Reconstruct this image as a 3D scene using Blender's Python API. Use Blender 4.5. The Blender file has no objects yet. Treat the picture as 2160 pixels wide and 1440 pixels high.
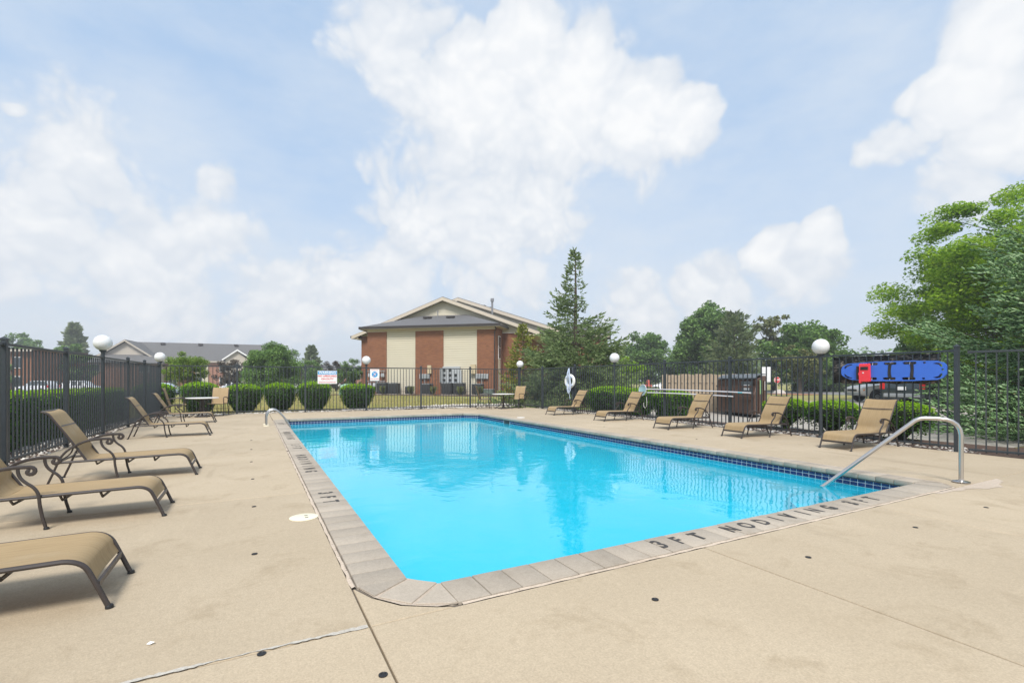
import bpy, bmesh, math, random
import numpy as np
from mathutils import Vector, Matrix

scene = bpy.context.scene
COL = scene.collection
PI = math.pi
R = math.radians
random.seed(7)

# ------------------------------------------------------------------ camera
cam_d = bpy.data.cameras.new('camera')
cam = bpy.data.objects.new('camera', cam_d)
COL.objects.link(cam)
cam.location = (0, 0, 1.2)
cam.rotation_euler = (R(90), 0, R(-28.33))
cam_d.sensor_width = 36
cam_d.lens = 36 * 1020 / 2160
cam_d.shift_y = (802 - 720) / 2160
cam_d.clip_end = 2000
cam_d.clip_start = 0.05
scene.camera = cam

# ------------------------------------------------------------------ world
SUN_EL, SUN_AZ = 52, -150        # azimuth measured clockwise from +Y
world = bpy.data.worlds.new('World')
scene.world = world
world.use_nodes = True


class NT:
    """small helper round a node tree"""
    def __init__(self, tree):
        self.t = tree
        self.n = tree.nodes
        self.l = tree.links

    def add(self, typ, **kw):
        n = self.n.new(typ)
        for k, v in kw.items():
            setattr(n, k, v)
        return n

    def put(self, sock, v):
        if isinstance(v, bpy.types.NodeSocket):
            self.l.new(v, sock)
        elif v is not None:
            sock.default_value = v

    def math(self, op, a, b=None, c=None, clamp=False):
        n = self.add('ShaderNodeMath', operation=op, use_clamp=clamp)
        self.put(n.inputs[0], a)
        if b is not None:
            self.put(n.inputs[1], b)
        if c is not None:
            self.put(n.inputs[2], c)
        return n.outputs[0]

    def vmath(self, op, a, b=None, scale=None):
        n = self.add('ShaderNodeVectorMath', operation=op)
        self.put(n.inputs[0], a)
        if b is not None:
            self.put(n.inputs[1], b)
        if scale is not None:
            self.put(n.inputs['Scale'], scale)
        return n.outputs['Value'] if op in ('DISTANCE', 'LENGTH', 'DOT_PRODUCT') else n.outputs[0]

    def noise(self, vec, scale, detail=4, rough=0.55, out='Fac', dist=0.0):
        n = self.add('ShaderNodeTexNoise')
        self.put(n.inputs['Vector'], vec)
        n.inputs['Scale'].default_value = scale
        n.inputs['Detail'].default_value = detail
        n.inputs['Roughness'].default_value = rough
        n.inputs['Distortion'].default_value = dist
        return n.outputs[out]

    def ramp(self, fac, stops):
        n = self.add('ShaderNodeValToRGB')
        cr = n.color_ramp
        while len(cr.elements) < len(stops):
            cr.elements.new(0.5)
        for e, (p, c) in zip(cr.elements, stops):
            e.position = p
            e.color = c if len(c) == 4 else (*c, 1)
        self.put(n.inputs[0], fac)
        return n.outputs[0]

    def mix(self, fac, a, b, blend='MIX'):
        n = self.add('ShaderNodeMix', data_type='RGBA', blend_type=blend)
        self.put(n.inputs[0], fac)
        self.put(n.inputs[6], a if not isinstance(a, tuple) or len(a) == 4 else (*a, 1))
        self.put(n.inputs[7], b if not isinstance(b, tuple) or len(b) == 4 else (*b, 1))
        return n.outputs[2]

    def maprange(self, v, a, b, c=0.0, d=1.0, smooth=False):
        n = self.add('ShaderNodeMapRange')
        if smooth:
            n.interpolation_type = 'SMOOTHSTEP'
        self.put(n.inputs[0], v)
        for i, x in enumerate((a, b, c, d)):
            n.inputs[i + 1].default_value = x
        return n.outputs[0]


def azel(az, el):
    a, e = R(az), R(el)
    return Vector((math.sin(a) * math.cos(e), math.cos(a) * math.cos(e), math.sin(e)))


# cumulus puffs: azimuth, elevation (degrees), angular radius (radians), density
PUFFS = [(29.5, 34.7, 0.091, 1.00), (23.0, 34.2, 0.062, 1.00), (37.0, 33.5, 0.062, 1.00), (14.8, 35.3, 0.106, 0.67), (24.4, 30.1, 0.134, 0.90),
         (35.0, 29.1, 0.135, 1.00), (42.6, 28.1, 0.089, 1.00), (47.8, 26.0, 0.073, 1.00), (42.6, 25.1, 0.089, 0.70), (18.3, 30.2, 0.109, 0.62),
         (23.8, 20.5, 0.177, 0.62), (32.8, 21.0, 0.093, 0.62), (17.8, 17.2, 0.147, 0.62), (27.2, 15.5, 0.164, 0.62), (14.0, 12.4, 0.117, 0.62),
         (32.3, 17.5, 0.107, 0.62), (74.2, 26.9, 0.072, 1.00), (72.2, 23.4, 0.069, 0.90), (74.7, 20.1, 0.077, 0.90), (69.1, 24.1, 0.037, 0.70),
         (67.3, 20.9, 0.052, 0.60), (65.0, 20.6, 0.031, 0.70), (60.5, 14.1, 0.048, 1.00), (56.9, 13.6, 0.048, 1.00), (59.2, 10.8, 0.068, 0.70),
         (53.1, 9.9, 0.071, 0.60), (49.7, 8.9, 0.081, 0.70), (42.1, 9.8, 0.054, 0.70), (43.2, 7.1, 0.098, 0.62), (-14.0, 18.9, 0.129, 0.57),
         (-16.1, 13.1, 0.147, 0.57), (-9.1, 11.5, 0.127, 0.57), (-4.2, 14.9, 0.077, 0.62), (-3.2, 18.8, 0.038, 0.70), (-17.7, 21.8, 0.019, 0.70),
         (3.1, 8.2, 0.127, 0.62), (-8.0, 7.3, 0.116, 0.62), (8.9, 9.6, 0.104, 0.62), (71.9, 16.7, 0.080, 0.42)]
# the same kind of sky carries on round the horizon and overhead
_rs = random.Random(3)
for _i in range(15):
    az = 98 + _i * 226 / 15 + _rs.uniform(-4, 4)
    PUFFS.append((az, _rs.uniform(8, 38), _rs.uniform(.09, .18), _rs.choice((.45, .6, .9, 1))))
for _i in range(6):
    PUFFS.append((_rs.uniform(0, 360), _rs.uniform(46, 85), _rs.uniform(.10, .20), _rs.choice((.45, .6, .9))))


def cloud_group():
    g = bpy.data.node_groups.new('cloud_field', 'ShaderNodeTree')
    g.interface.new_socket('Vector', in_out='INPUT', socket_type='NodeSocketVector')
    g.interface.new_socket('Field', in_out='OUTPUT', socket_type='NodeSocketFloat')
    g.interface.new_socket('Shade', in_out='OUTPUT', socket_type='NodeSocketFloat')
    N = NT(g)
    gi = N.add('NodeGroupInput')
    go = N.add('NodeGroupOutput')
    v = gi.outputs[0]
    w1 = N.vmath('SUBTRACT', N.noise(v, 6, 3, .5, 'Color'), (.5, .5, .5))
    p = N.vmath('ADD', v, N.vmath('SCALE', w1, scale=.10))
    # billows: rounded cells, repeated at smaller sizes
    vo = N.add('ShaderNodeTexVoronoi', feature='F1')
    vo.normalize = True
    N.put(vo.inputs['Vector'], p)
    vo.inputs['Scale'].default_value = 11
    vo.inputs['Detail'].default_value = 2.0
    vo.inputs['Roughness'].default_value = .58
    vo.inputs['Lacunarity'].default_value = 2.3

    v2 = N.add('ShaderNodeTexVoronoi', feature='F1')
    v2.normalize = True
    N.put(v2.inputs['Vector'], N.vmath('ADD', p, (0, 0, .018)))
    v2.inputs['Scale'].default_value = 11
    v2.inputs['Detail'].default_value = 1.0
    v2.inputs['Roughness'].default_value = .58
    v2.inputs['Lacunarity'].default_value = 2.3

    bil = N.math('MULTIPLY_ADD', vo.outputs['Distance'], -1.05, .39)
    fz = N.math('MULTIPLY_ADD', N.noise(p, 15, 6, .62), .9, -.45)
    f = None
    for az, el, r, w in PUFFS:
        d = N.vmath('DISTANCE', p, tuple(azel(az, el)))
        w *= 1.35 if w > .7 else 1.0
        x = N.math('MULTIPLY_ADD', d, -w / (r * 1.12), w)
        f = x if f is None else N.math('MAXIMUM', f, x)
    f = N.math('ADD', f, N.math('ADD', bil, N.math('MULTIPLY', fz, .55)))
    g.links.new(f, go.inputs[0])
    g.links.new(N.math('SUBTRACT', v2.outputs['Distance'], vo.outputs['Distance']), go.inputs[1])
    return g


W = NT(world.node_tree)
W.n.clear()
tc = W.add('ShaderNodeTexCoord')
dirv = W.vmath('NORMALIZE', tc.outputs['Generated'])
sky = W.add('ShaderNodeTexSky', sky_type='NISHITA')
sky.sun_disc = False
sky.sun_elevation = R(SUN_EL)
sky.sun_rotation = R(SUN_AZ)
sky.air_density = 1.0
sky.dust_density = 2.2
sky.ozone_density = 1.0
cg = cloud_group()


def field(vec):
    n = W.add('ShaderNodeGroup')
    n.node_tree = cg
    W.put(n.inputs[0], vec)
    return n.outputs[0], n.outputs[1]


f0, sh0 = field(dirv)
wisp = W.noise(W.vmath('MULTIPLY', dirv, (1, 1, 2.4)), 3.1, 5, .6)
dens = W.math('MULTIPLY', W.maprange(f0, .16, .44, 0, 1, True), .95)
veil = W.maprange(wisp, .32, .70, .04, .7)
elev = W.add('ShaderNodeSeparateXYZ')
W.put(elev.inputs[0], dirv)
hz = W.math('POWER', W.maprange(elev.outputs[2], 0.0, .46, 1, 0), 1.25)
# a hazy summer sky: thin high veil and moist air near the horizon
base = W.mix(.76, sky.outputs[0], (2.75, 3.75, 5.1))
base = W.mix(W.math('MULTIPLY', hz, .9), base, (3.95, 4.3, 4.72))
base = W.mix(veil, base, (4.1, 4.45, 4.85))
shade = W.maprange(sh0, -.14, .13, 0, 1, True)
thick = W.maprange(f0, .25, 1.0, 0, 1, True)
shade2 = W.math('MULTIPLY_ADD', thick, .65, W.math('MULTIPLY', shade, .35), clamp=True)
ccol = W.mix(shade2, (3.95, 4.25, 4.65), (5.4, 5.42, 5.42))
col = W.mix(dens, base, ccol)
bg = W.add('ShaderNodeBackground')
bg.inputs[1].default_value = 0.15
W.l.new(col, bg.inputs[0])
W.l.new(bg.outputs[0], W.add('ShaderNodeOutputWorld').inputs[0])
world.cycles.sampling_method = 'MANUAL'
world.cycles.sample_map_resolution = 512

# ------------------------------------------------------------------ sun
sun_d = bpy.data.lights.new('sun', 'SUN')
sun_d.energy = 3.3
sun_d.angle = R(17)
sun_d.color = (1.0, .96, .9)
sun = bpy.data.objects.new('sun', sun_d)
COL.objects.link(sun)
sun.rotation_euler = azel(SUN_AZ, SUN_EL).to_track_quat('Z', 'Y').to_euler()

vs = scene.view_settings
vs.view_transform = 'Standard'
vs.look = 'None'
vs.exposure = 0.32
vs.gamma = 1
vs.use_curve_mapping = False
scene.render.engine = 'CYCLES'
scene.cycles.use_denoising = True
scene.cycles.max_bounces = 6
scene.cycles.diffuse_bounces = 3
scene.cycles.glossy_bounces = 3
scene.cycles.volume_bounces = 0
scene.cycles.transparent_max_bounces = 16
scene.cycles.caustics_reflective = False


# ------------------------------------------------------------------ materials
def new_mat(name):
    m = bpy.data.materials.new(name)
    m.use_nodes = True
    N = NT(m.node_tree)
    b = N.n['Principled BSDF']
    return m, N, b


def pos(N):
    return N.add('ShaderNodeNewGeometry').outputs['Position']


def bump(N, b, h, strength=.3, dist=.01):
    n = N.add('ShaderNodeBump')
    n.inputs['Strength'].default_value = strength
    n.inputs['Distance'].default_value = dist
    N.put(n.inputs['Height'], h)
    N.l.new(n.outputs[0], b.inputs['Normal'])


def plain(name, c, rough=.5, metal=0.0, var=.12, scale=6.0, bmp=0.0, spec=.5, coat=0.0):
    """a single-coloured finish with slight unevenness in tone and gloss"""
    m, N, b = new_mat(name)
    p = pos(N)
    nz = N.noise(p, scale, 5, .6)
    lo = tuple(x * (1 - var) for x in c)
    hi = tuple(min(1, x * (1 + var)) for x in c)
    N.put(b.inputs['Base Color'], N.mix(nz, lo, hi))
    N.put(b.inputs['Roughness'], N.maprange(N.noise(p, scale * 3, 3), .2, .8, rough * .85, min(1, rough * 1.15)))
    b.inputs['Metallic'].default_value = metal
    b.inputs['Specular IOR Level'].default_value = spec
    if coat:
        b.inputs['Coat Weight'].default_value = coat
    if bmp:
        bump(N, b, N.noise(p, scale * 12, 4), bmp, .004)
    return m


def concrete_mat(name, dark, light, stain, speck=1.0, rand=.1):
    m, N, b = new_mat(name)
    p = pos(N)
    big = N.noise(p, .55, 5, .6)
    mid = N.noise(p, 2.3, 6, .65, dist=.4)
    fine = N.noise(p, 95, 3, .6)
    vor = N.add('ShaderNodeTexVoronoi')
    N.put(vor.inputs['Vector'], p)
    vor.inputs['Scale'].default_value = 140
    c = N.mix(N.maprange(big, .3, .7), dark, light)
    st = N.maprange(mid, .52, .70, 0, .7, True)
    c = N.mix(st, c, stain)
    drip = N.noise(N.vmath('MULTIPLY', p, (1.0, .28, 1)), 1.5, 7, .68, dist=.8)
    c = N.mix(N.maprange(drip, .57, .70, 0, .42, True), c, tuple(x * .84 for x in stain))
    c = N.mix(N.maprange(drip, .43, .30, 0, .4, True), c, tuple(min(1, x * 1.12) for x in light))
    c = N.mix(N.maprange(fine, .35, .7, 0, .4 * speck), c, tuple(x * .55 for x in dark))
    med = N.noise(p, 28, 4, .7)
    c = N.mix(N.maprange(med, .5, .75, 0, .2 * speck), c, tuple(x * .62 for x in dark))
    c = N.mix(N.maprange(med, .5, .25, 0, .16 * speck), c, tuple(min(1, x * 1.28) for x in light))
    c = N.mix(N.maprange(vor.outputs['Distance'], .0, .22, .22 * speck, 0), c, tuple(min(1, x * 1.5) for x in light))
    # small dark flecks and drip spots
    v2 = N.add('ShaderNodeTexVoronoi')
    N.put(v2.inputs['Vector'], p)
    v2.inputs['Scale'].default_value = 2.6
    c = N.mix(N.maprange(v2.outputs['Distance'], .008, .014, .45, 0), c, (.1, .08, .06))
    oi = N.add('ShaderNodeObjectInfo')
    hsv = N.add('ShaderNodeHueSaturation')
    N.put(hsv.inputs['Color'], c)
    N.put(hsv.inputs['Value'], N.maprange(oi.outputs['Random'], 0, 1, 1 - rand, 1 + rand * .6))
    N.l.new(hsv.outputs[0], b.inputs['Base Color'])
    N.put(b.inputs['Roughness'], N.maprange(mid, .3, .7, .78, .93))
    h = N.math('ADD', N.math('MULTIPLY', fine, .5), N.math('MULTIPLY', vor.outputs['Distance'], .5))
    bump(N, b, h, .35, .004)
    return m


def leaf_mat(name, c0, c1, c2=None, trans=.3, rough=.55, zsplit=None):
    m, N, b = new_mat(name)
    g = N.add('ShaderNodeNewGeometry')
    rnd = g.outputs['Random Per Island']
    big = N.noise(g.outputs['Position'], 1.1, 3)
    f = N.math('ADD', N.math('MULTIPLY', rnd, .65), N.math('MULTIPLY', big, .35))
    stops = [(.18, c0), (.62, c1)]
    if c2:
        stops.append((.86, c2))
    c = N.ramp(f, stops)
    N.put(b.inputs['Base Color'], c)
    b.inputs['Roughness'].default_value = rough
    b.inputs['Specular IOR Level'].default_value = .15
    tr = N.add('ShaderNodeBsdfTranslucent')
    N.put(tr.inputs[0], c)
    mx = N.add('ShaderNodeMixShader')
    mx.inputs[0].default_value = trans
    N.l.new(b.outputs[0], mx.inputs[1])
    N.l.new(tr.outputs[0], mx.inputs[2])
    N.l.new(mx.outputs[0], N.n['Material Output'].inputs[0])
    return m


def brick_mat(name, c1, c2, mortar, sx=1.0):
    m, N, b = new_mat(name)
    tcn = N.add('ShaderNodeTexCoord')
    s = N.add('ShaderNodeSeparateXYZ')
    N.put(s.inputs[0], tcn.outputs['Object'])
    cmb = N.add('ShaderNodeCombineXYZ')
    N.put(cmb.inputs[0], N.math('ADD', s.outputs[0], s.outputs[1]))
    N.put(cmb.inputs[1], s.outputs[2])
    br = N.add('ShaderNodeTexBrick')
    N.put(br.inputs['Vector'], cmb.outputs[0])
    br.inputs['Scale'].default_value = 1.0
    br.inputs['Brick Width'].default_value = .29
    br.inputs['Row Height'].default_value = .095
    br.inputs['Mortar Size'].default_value = .008
    br.inputs['Mortar Smooth'].default_value = .2
    br.inputs['Bias'].default_value = -.1
    br.inputs['Color1'].default_value = (*c1, 1)
    br.inputs['Color2'].default_value = (*c2, 1)
    br.inputs['Mortar'].default_value = (*mortar, 1)
    nz = N.noise(tcn.outputs['Object'], .9, 5)
    rowv = N.noise(N.vmath('MULTIPLY', cmb.outputs[0], (2.2, 10.5, 1)), 1.0, 2)
    c = N.mix(N.maprange(rowv, .58, .72, 0, .55), br.outputs[0], tuple(x * .35 for x in c1))
    c = N.mix(N.maprange(nz, .3, .75, 0, .3), c, tuple(x * .62 for x in c2))
    N.put(b.inputs['Base Color'], c)
    b.inputs['Roughness'].default_value = .88
    bump(N, b, br.outputs['Fac'], -.4, .01)
    return m


M = {}
M['deck'] = concrete_mat('deck_concrete', (.435, .35, .24), (.52, .425, .30), (.375, .295, .195), 1.0, .05)
M['coping'] = concrete_mat('coping_stone', (.375, .32, .255), (.46, .40, .325), (.31, .26, .20), .8, .14)
M['mortar'] = concrete_mat('sandy_mortar', (.50, .41, .32), (.60, .50, .40), (.42, .33, .25), 1.2)
M['patch'] = concrete_mat('white_filler', (.50, .46, .40), (.64, .60, .53), (.42, .36, .28), 1.3)
M['drive'] = concrete_mat('pale_drive', (.34, .31, .27), (.42, .39, .34), (.27, .24, .2), .8)
M['asphalt'] = concrete_mat('worn_asphalt', (.20, .20, .20), (.27, .265, .26), (.15, .15, .15), .8)
M['fence'] = plain('dark_slate_paint', (.035, .043, .05), .42, 0, .25, 9)
M['bronze'] = plain('bronze_painted_tube', (.045, .036, .033), .4, 0, .25, 12)
M['globe'] = plain('milky_globe_plastic', (.74, .745, .75), .28, 0, .03, 4)
M['steel'] = plain('brushed_steel', (.60, .57, .54), .30, 1.0, .06, 2)
M['rail_grey'] = plain('dull_steel', (.42, .42, .42), .38, .9, .1, 2)
M['white'] = plain('white_paint', (.80, .80, .79), .4, 0, .04, 5)
M['tabletop'] = plain('white_table_top', (.80, .79, .78), .3, 0, .05, 5)
M['cream'] = plain('cream_plastic', (.80, .74, .55), .45, 0, .05, 8)
M['black'] = plain('black_plastic', (.015, .015, .016), .5, 0, .3, 8)
M['ink'] = plain('faded_black_paint', (.05, .047, .045), .75, 0, .5, 40)
M['rope'] = plain('pale_blue_rope', (.55, .64, .80), .8, 0, .12, 30)
M['ring'] = plain('weathered_white_foam', (.78, .79, .74), .55, 0, .08, 10)
M['blue_board'] = plain('blue_moulded_plastic', (.045, .15, .62), .42, 0, .08, 5)
M['red_foam'] = plain('red_vinyl', (.85, .045, .06), .45, 0, .06, 8)
M['strap'] = plain('black_webbing', (.02, .02, .022), .8, 0, .3, 40)
M['net'] = plain('pale_teal_mesh', (.36, .56, .60), .7, 0, .08, 40)
M['alu'] = plain('white_enamel_pole', (.72, .72, .76), .35, .2, .05, 12)
M['teal_tape'] = plain('turquoise_tape', (.05, .45, .55), .5)
M['sign_blue'] = plain('sign_blue', (.04, .30, .62), .45, 0, .1, 8)
M['sign_red'] = plain('sign_red', (.62, .035, .06), .45, 0, .15, 12)
M['pale_red'] = plain('faded_red', (.72, .30, .32), .5, 0, .1, 12)
M['stop_red'] = plain('stop_red', (.60, .02, .035), .4)
M['dump'] = plain('brown_dumpster_steel', (.115, .062, .044), .55, 0, .4, 3)
M['lid'] = plain('grey_dumpster_lid', (.09, .10, .11), .5, 0, .3, 3)
M['sticker_green'] = plain('green_sticker', (.32, .62, .25), .5)
M['wood'] = plain('weathered_board', (.42, .33, .235), .8, 0, .22, 5, .3)
M['paleleg'] = plain('pale_wood_post', (.52, .44, .32), .8, 0, .1, 5)
M['galv'] = plain('galvanised_grey', (.30, .32, .33), .5, .3, .15, 5)
M['meter'] = plain('grey_meter_box', (.40, .42, .44), .5, 0, .12, 3)
M['tan_box'] = plain('tan_box', (.52, .43, .28), .5, 0, .1, 3)
M['unit'] = plain('dark_condenser_grille', (.035, .035, .036), .6, 0, .4, 12)
M['utility_green'] = plain('utility_green', (.25, .42, .30), .5, 0, .1, 3)
M['fadedred_post'] = plain('faded_red_post', (.42, .10, .08), .6, 0, .25, 5)
M['brick'] = brick_mat('red_brown_brick', (.265, .105, .046), (.20, .075, .034), (.215, .13, .085))
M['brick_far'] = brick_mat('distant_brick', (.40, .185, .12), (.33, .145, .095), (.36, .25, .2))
M['siding'] = plain('cream_siding', (.60, .55, .43), .55, 0, .05, .8)
M['trim'] = plain('beige_trim', (.55, .48, .39), .55, 0, .05, 1)
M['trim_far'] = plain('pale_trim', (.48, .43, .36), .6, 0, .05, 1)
M['gutter'] = plain('dark_brown_gutter', (.035, .028, .025), .4)
M['shingle'] = plain('grey_shingles', (.125, .125, .13), .9, 0, .25, 7, .5)
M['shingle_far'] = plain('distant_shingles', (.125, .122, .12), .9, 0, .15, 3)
M['vent'] = plain('grey_vent_pipe', (.22, .22, .23), .6)
M['soil'] = plain('dark_mulch', (.085, .05, .035), .95, 0, .5, 9, .6)
M['redsoil'] = plain('red_mulch', (.32, .13, .07), .95, 0, .3, 4, .5)
M['rock'] = plain('pale_river_rock', (.48, .44, .40), .8, 0, .35, 5)
M['tyre'] = plain('black_rubber', (.018, .018, .019), .8)
M['rim'] = plain('alloy_rim', (.48, .49, .5), .35, .8)
M['lamp_clear'] = plain('clear_lamp', (.7, .7, .7), .15)
M['lamp_red'] = plain('red_lamp', (.55, .02, .02), .2)
M['lamp_amber'] = plain('amber_lamp', (.75, .22, .02), .25)
M['bark'] = plain('grey_brown_bark', (.11, .085, .065), .95, 0, .35, 9, .7)
M['twig'] = plain('brown_twigs', (.10, .07, .045), .95, 0, .3, 9)


def glass_mat(name, c=(.03, .04, .05)):
    m, N, b = new_mat(name)
    N.put(b.inputs['Base Color'], N.mix(N.noise(pos(N), 1.5, 2), tuple(x * .6 for x in c), tuple(x * 1.5 for x in c)))
    b.inputs['Roughness'].default_value = .06
    b.inputs['Specular IOR Level'].default_value = .8
    return m


M['glass'] = glass_mat('window_glass')
M['carglass'] = glass_mat('car_glass', (.06, .075, .08))


def carpaint(name, c, metal=.0):
    m = plain(name, c, .3, metal, .04, 1.5, 0, .5, .6)
    return m


M['car_white'] = carpaint('white_car_paint', (.74, .75, .78))
M['car_silver'] = carpaint('champagne_car_paint', (.56, .54, .50), .15)
M['car_dark'] = carpaint('dark_green_car_paint', (.03, .045, .05), .2)
M['car_blue'] = carpaint('pale_blue_car_paint', (.45, .54, .66))


def sling_mat():
    m, N, b = new_mat('tan_sling_fabric')
    tcn = N.add('ShaderNodeTexCoord')
    v = tcn.outputs['Object']
    w = N.add('ShaderNodeTexWave', wave_type='BANDS', bands_direction='Y')
    N.put(w.inputs['Vector'], v)
    w.inputs['Scale'].default_value = 26
    w.inputs['Distortion'].default_value = .6
    streak = N.noise(N.vmath('MULTIPLY', v, (4, 70, 4)), 1.0, 3)
    c = N.mix(w.outputs[1], (.41, .29, .15), (.48, .35, .19))
    c = N.mix(N.maprange(streak, .4, .7, 0, .6), c, (.34, .235, .115))
    oi = N.add('ShaderNodeObjectInfo')
    worn = N.noise(N.vmath('ADD', v, oi.outputs['Location']), 2.1, 4, .6)
    c = N.mix(N.maprange(worn, .56, .72, 0, .4), c, (.50, .42, .31))
    N.put(b.inputs['Base Color'], c)
    b.inputs['Roughness'].default_value = .7
    bump(N, b, w.outputs[1], .12, .002)
    tr = N.add('ShaderNodeBsdfTranslucent')
    N.put(tr.inputs[0], c)
    mx = N.add('ShaderNodeMixShader')
    mx.inputs[0].default_value = .18
    N.l.new(b.outputs[0], mx.inputs[1])
    N.l.new(tr.outputs[0], mx.inputs[2])
    N.l.new(mx.outputs[0], N.n['Material Output'].inputs[0])
    return m


M['sling'] = sling_mat()


def tile_mat(name, c, mort=None):
    m, N, b = new_mat(name)
    oi = N.add('ShaderNodeObjectInfo')
    c_ = N.mix(oi.outputs['Random'], tuple(x * .7 for x in c), tuple(x * 1.4 for x in c))
    N.put(b.inputs['Base Color'], N.mix(N.noise(pos(N), 25, 3), c_, tuple(x * .6 for x in c)))
    b.inputs['Roughness'].default_value = .18
    return m


M['tile'] = tile_mat('navy_glazed_tile', (.008, .022, .13))
M['grout'] = plain('pale_grout', (.68, .70, .72), .8, 0, .1, 20)


def plaster_mat():
    m, N, b = new_mat('blue_pool_plaster')
    p = pos(N)
    N.put(b.inputs['Base Color'], N.mix(N.noise(p, .8, 4), (.38, .80, .92), (.44, .86, .96)))
    b.inputs['Roughness'].default_value = .8
    return m


M['plaster'] = plaster_mat()


def water_mat():
    m, N, b = new_mat('clear_pool_water')
    N.n.remove(b)
    p = pos(N)
    n1 = N.noise(p, 1.6, 3, .5, dist=.6)
    n2 = N.noise(N.vmath('MULTIPLY', p, (1, .8, 1)), 7.5, 3, .55)
    h = N.math('ADD', N.math('MULTIPLY', n1, 1.0), N.math('MULTIPLY', n2, .16))
    bp = N.add('ShaderNodeBump')
    bp.inputs['Strength'].default_value = .24
    bp.inputs['Distance'].default_value = .03
    N.put(bp.inputs['Height'], h)
    gl = N.add('ShaderNodeBsdfGlossy')
    gl.inputs['Roughness'].default_value = .012
    gl.inputs[0].default_value = (1, 1, 1, 1)
    N.l.new(bp.outputs[0], gl.inputs['Normal'])
    tr = N.add('ShaderNodeBsdfTransparent')
    tr.inputs[0].default_value = (.06, .90, 1.0, 1)
    fr = N.add('ShaderNodeFresnel')
    fr.inputs[0].default_value = 1.333
    N.l.new(bp.outputs[0], fr.inputs['Normal'])
    df = N.add('ShaderNodeBsdfDiffuse')          # light scattered back by the water itself
    df.inputs[0].default_value = (.02, .64, .88, 1)
    bd = N.add('ShaderNodeMixShader')
    bd.inputs[0].default_value = .32
    N.l.new(tr.outputs[0], bd.inputs[1])
    N.l.new(df.outputs[0], bd.inputs[2])
    mx = N.add('ShaderNodeMixShader')
    N.l.new(fr.outputs[0], mx.inputs[0])
    N.l.new(bd.outputs[0], mx.inputs[1])
    N.l.new(gl.outputs[0], mx.inputs[2])
    N.l.new(mx.outputs[0], N.n['Material Output'].inputs[0])
    return m


M['water'] = water_mat()


def grass_ground():
    m, N, b = new_mat('dry_summer_lawn')
    p = pos(N)
    a = N.noise(p, .22, 5, .6)
    f = N.noise(p, 14, 4, .7)
    c = N.mix(N.maprange(a, .36, .62), (.40, .32, .115), (.24, .26, .07))
    c = N.mix(N.maprange(f, .35, .7, 0, .6), c, (.17, .17, .05))
    N.put(b.inputs['Base Color'], c)
    b.inputs['Roughness'].default_value = .95
    bump(N, b, f, .8, .05)
    return m


M['lawn'] = grass_ground()
M['blade_dry'] = leaf_mat('grass_blades', (.24, .25, .07), (.42, .36, .13), (.55, .46, .22), .3)
M['leaf_lime'] = leaf_mat('lime_leaves', (.15, .29, .02), (.31, .49, .035), (.46, .60, .08), .5)
M['leaf_mid'] = leaf_mat('green_leaves', (.085, .17, .04), (.17, .30, .07), (.25, .37, .10), .35)
M['leaf_dark'] = leaf_mat('dark_green_leaves', (.10, .185, .05), (.19, .32, .09), (.27, .40, .125), .4)
M['leaf_olive'] = leaf_mat('olive_leaves', (.11, .14, .05), (.22, .25, .09), (.33, .30, .13), .35)
M['leaf_brown'] = leaf_mat('purple_brown_leaves', (.05, .045, .03), (.10, .085, .055), (.16, .11, .08), .3)
M['leaf_small'] = leaf_mat('small_tree_leaves', (.09, .18, .02), (.20, .32, .04), (.46, .52, .16), .35)
M['box_leaf'] = leaf_mat('boxwood_leaves', (.035, .10, .01), (.075, .19, .018), (.12, .26, .028), .25)
M['box_lit_new'] = leaf_mat('boxwood_lit_new_growth', (.16, .32, .012), (.30, .52, .02), (.42, .64, .035), .4)  # young leaves, with light from above also put into the lighter green
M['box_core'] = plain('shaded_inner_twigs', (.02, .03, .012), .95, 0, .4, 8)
M['needle'] = leaf_mat('spruce_needles', (.13, .19, .075), (.27, .36, .15), (.42, .50, .25), .25, .6)
M['needle_blue'] = leaf_mat('blue_green_needles', (.10, .20, .08), (.26, .42, .18), (.52, .68, .40), .25, .5)
M['needle_yellow'] = leaf_mat('yellowing_needles', (.18, .21, .04), (.34, .37, .075), (.48, .47, .13), .2, .6)
M['needle_far'] = leaf_mat('far_needles', (.13, .18, .085), (.23, .29, .14), (.33, .37, .19), .2, .7)


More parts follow.
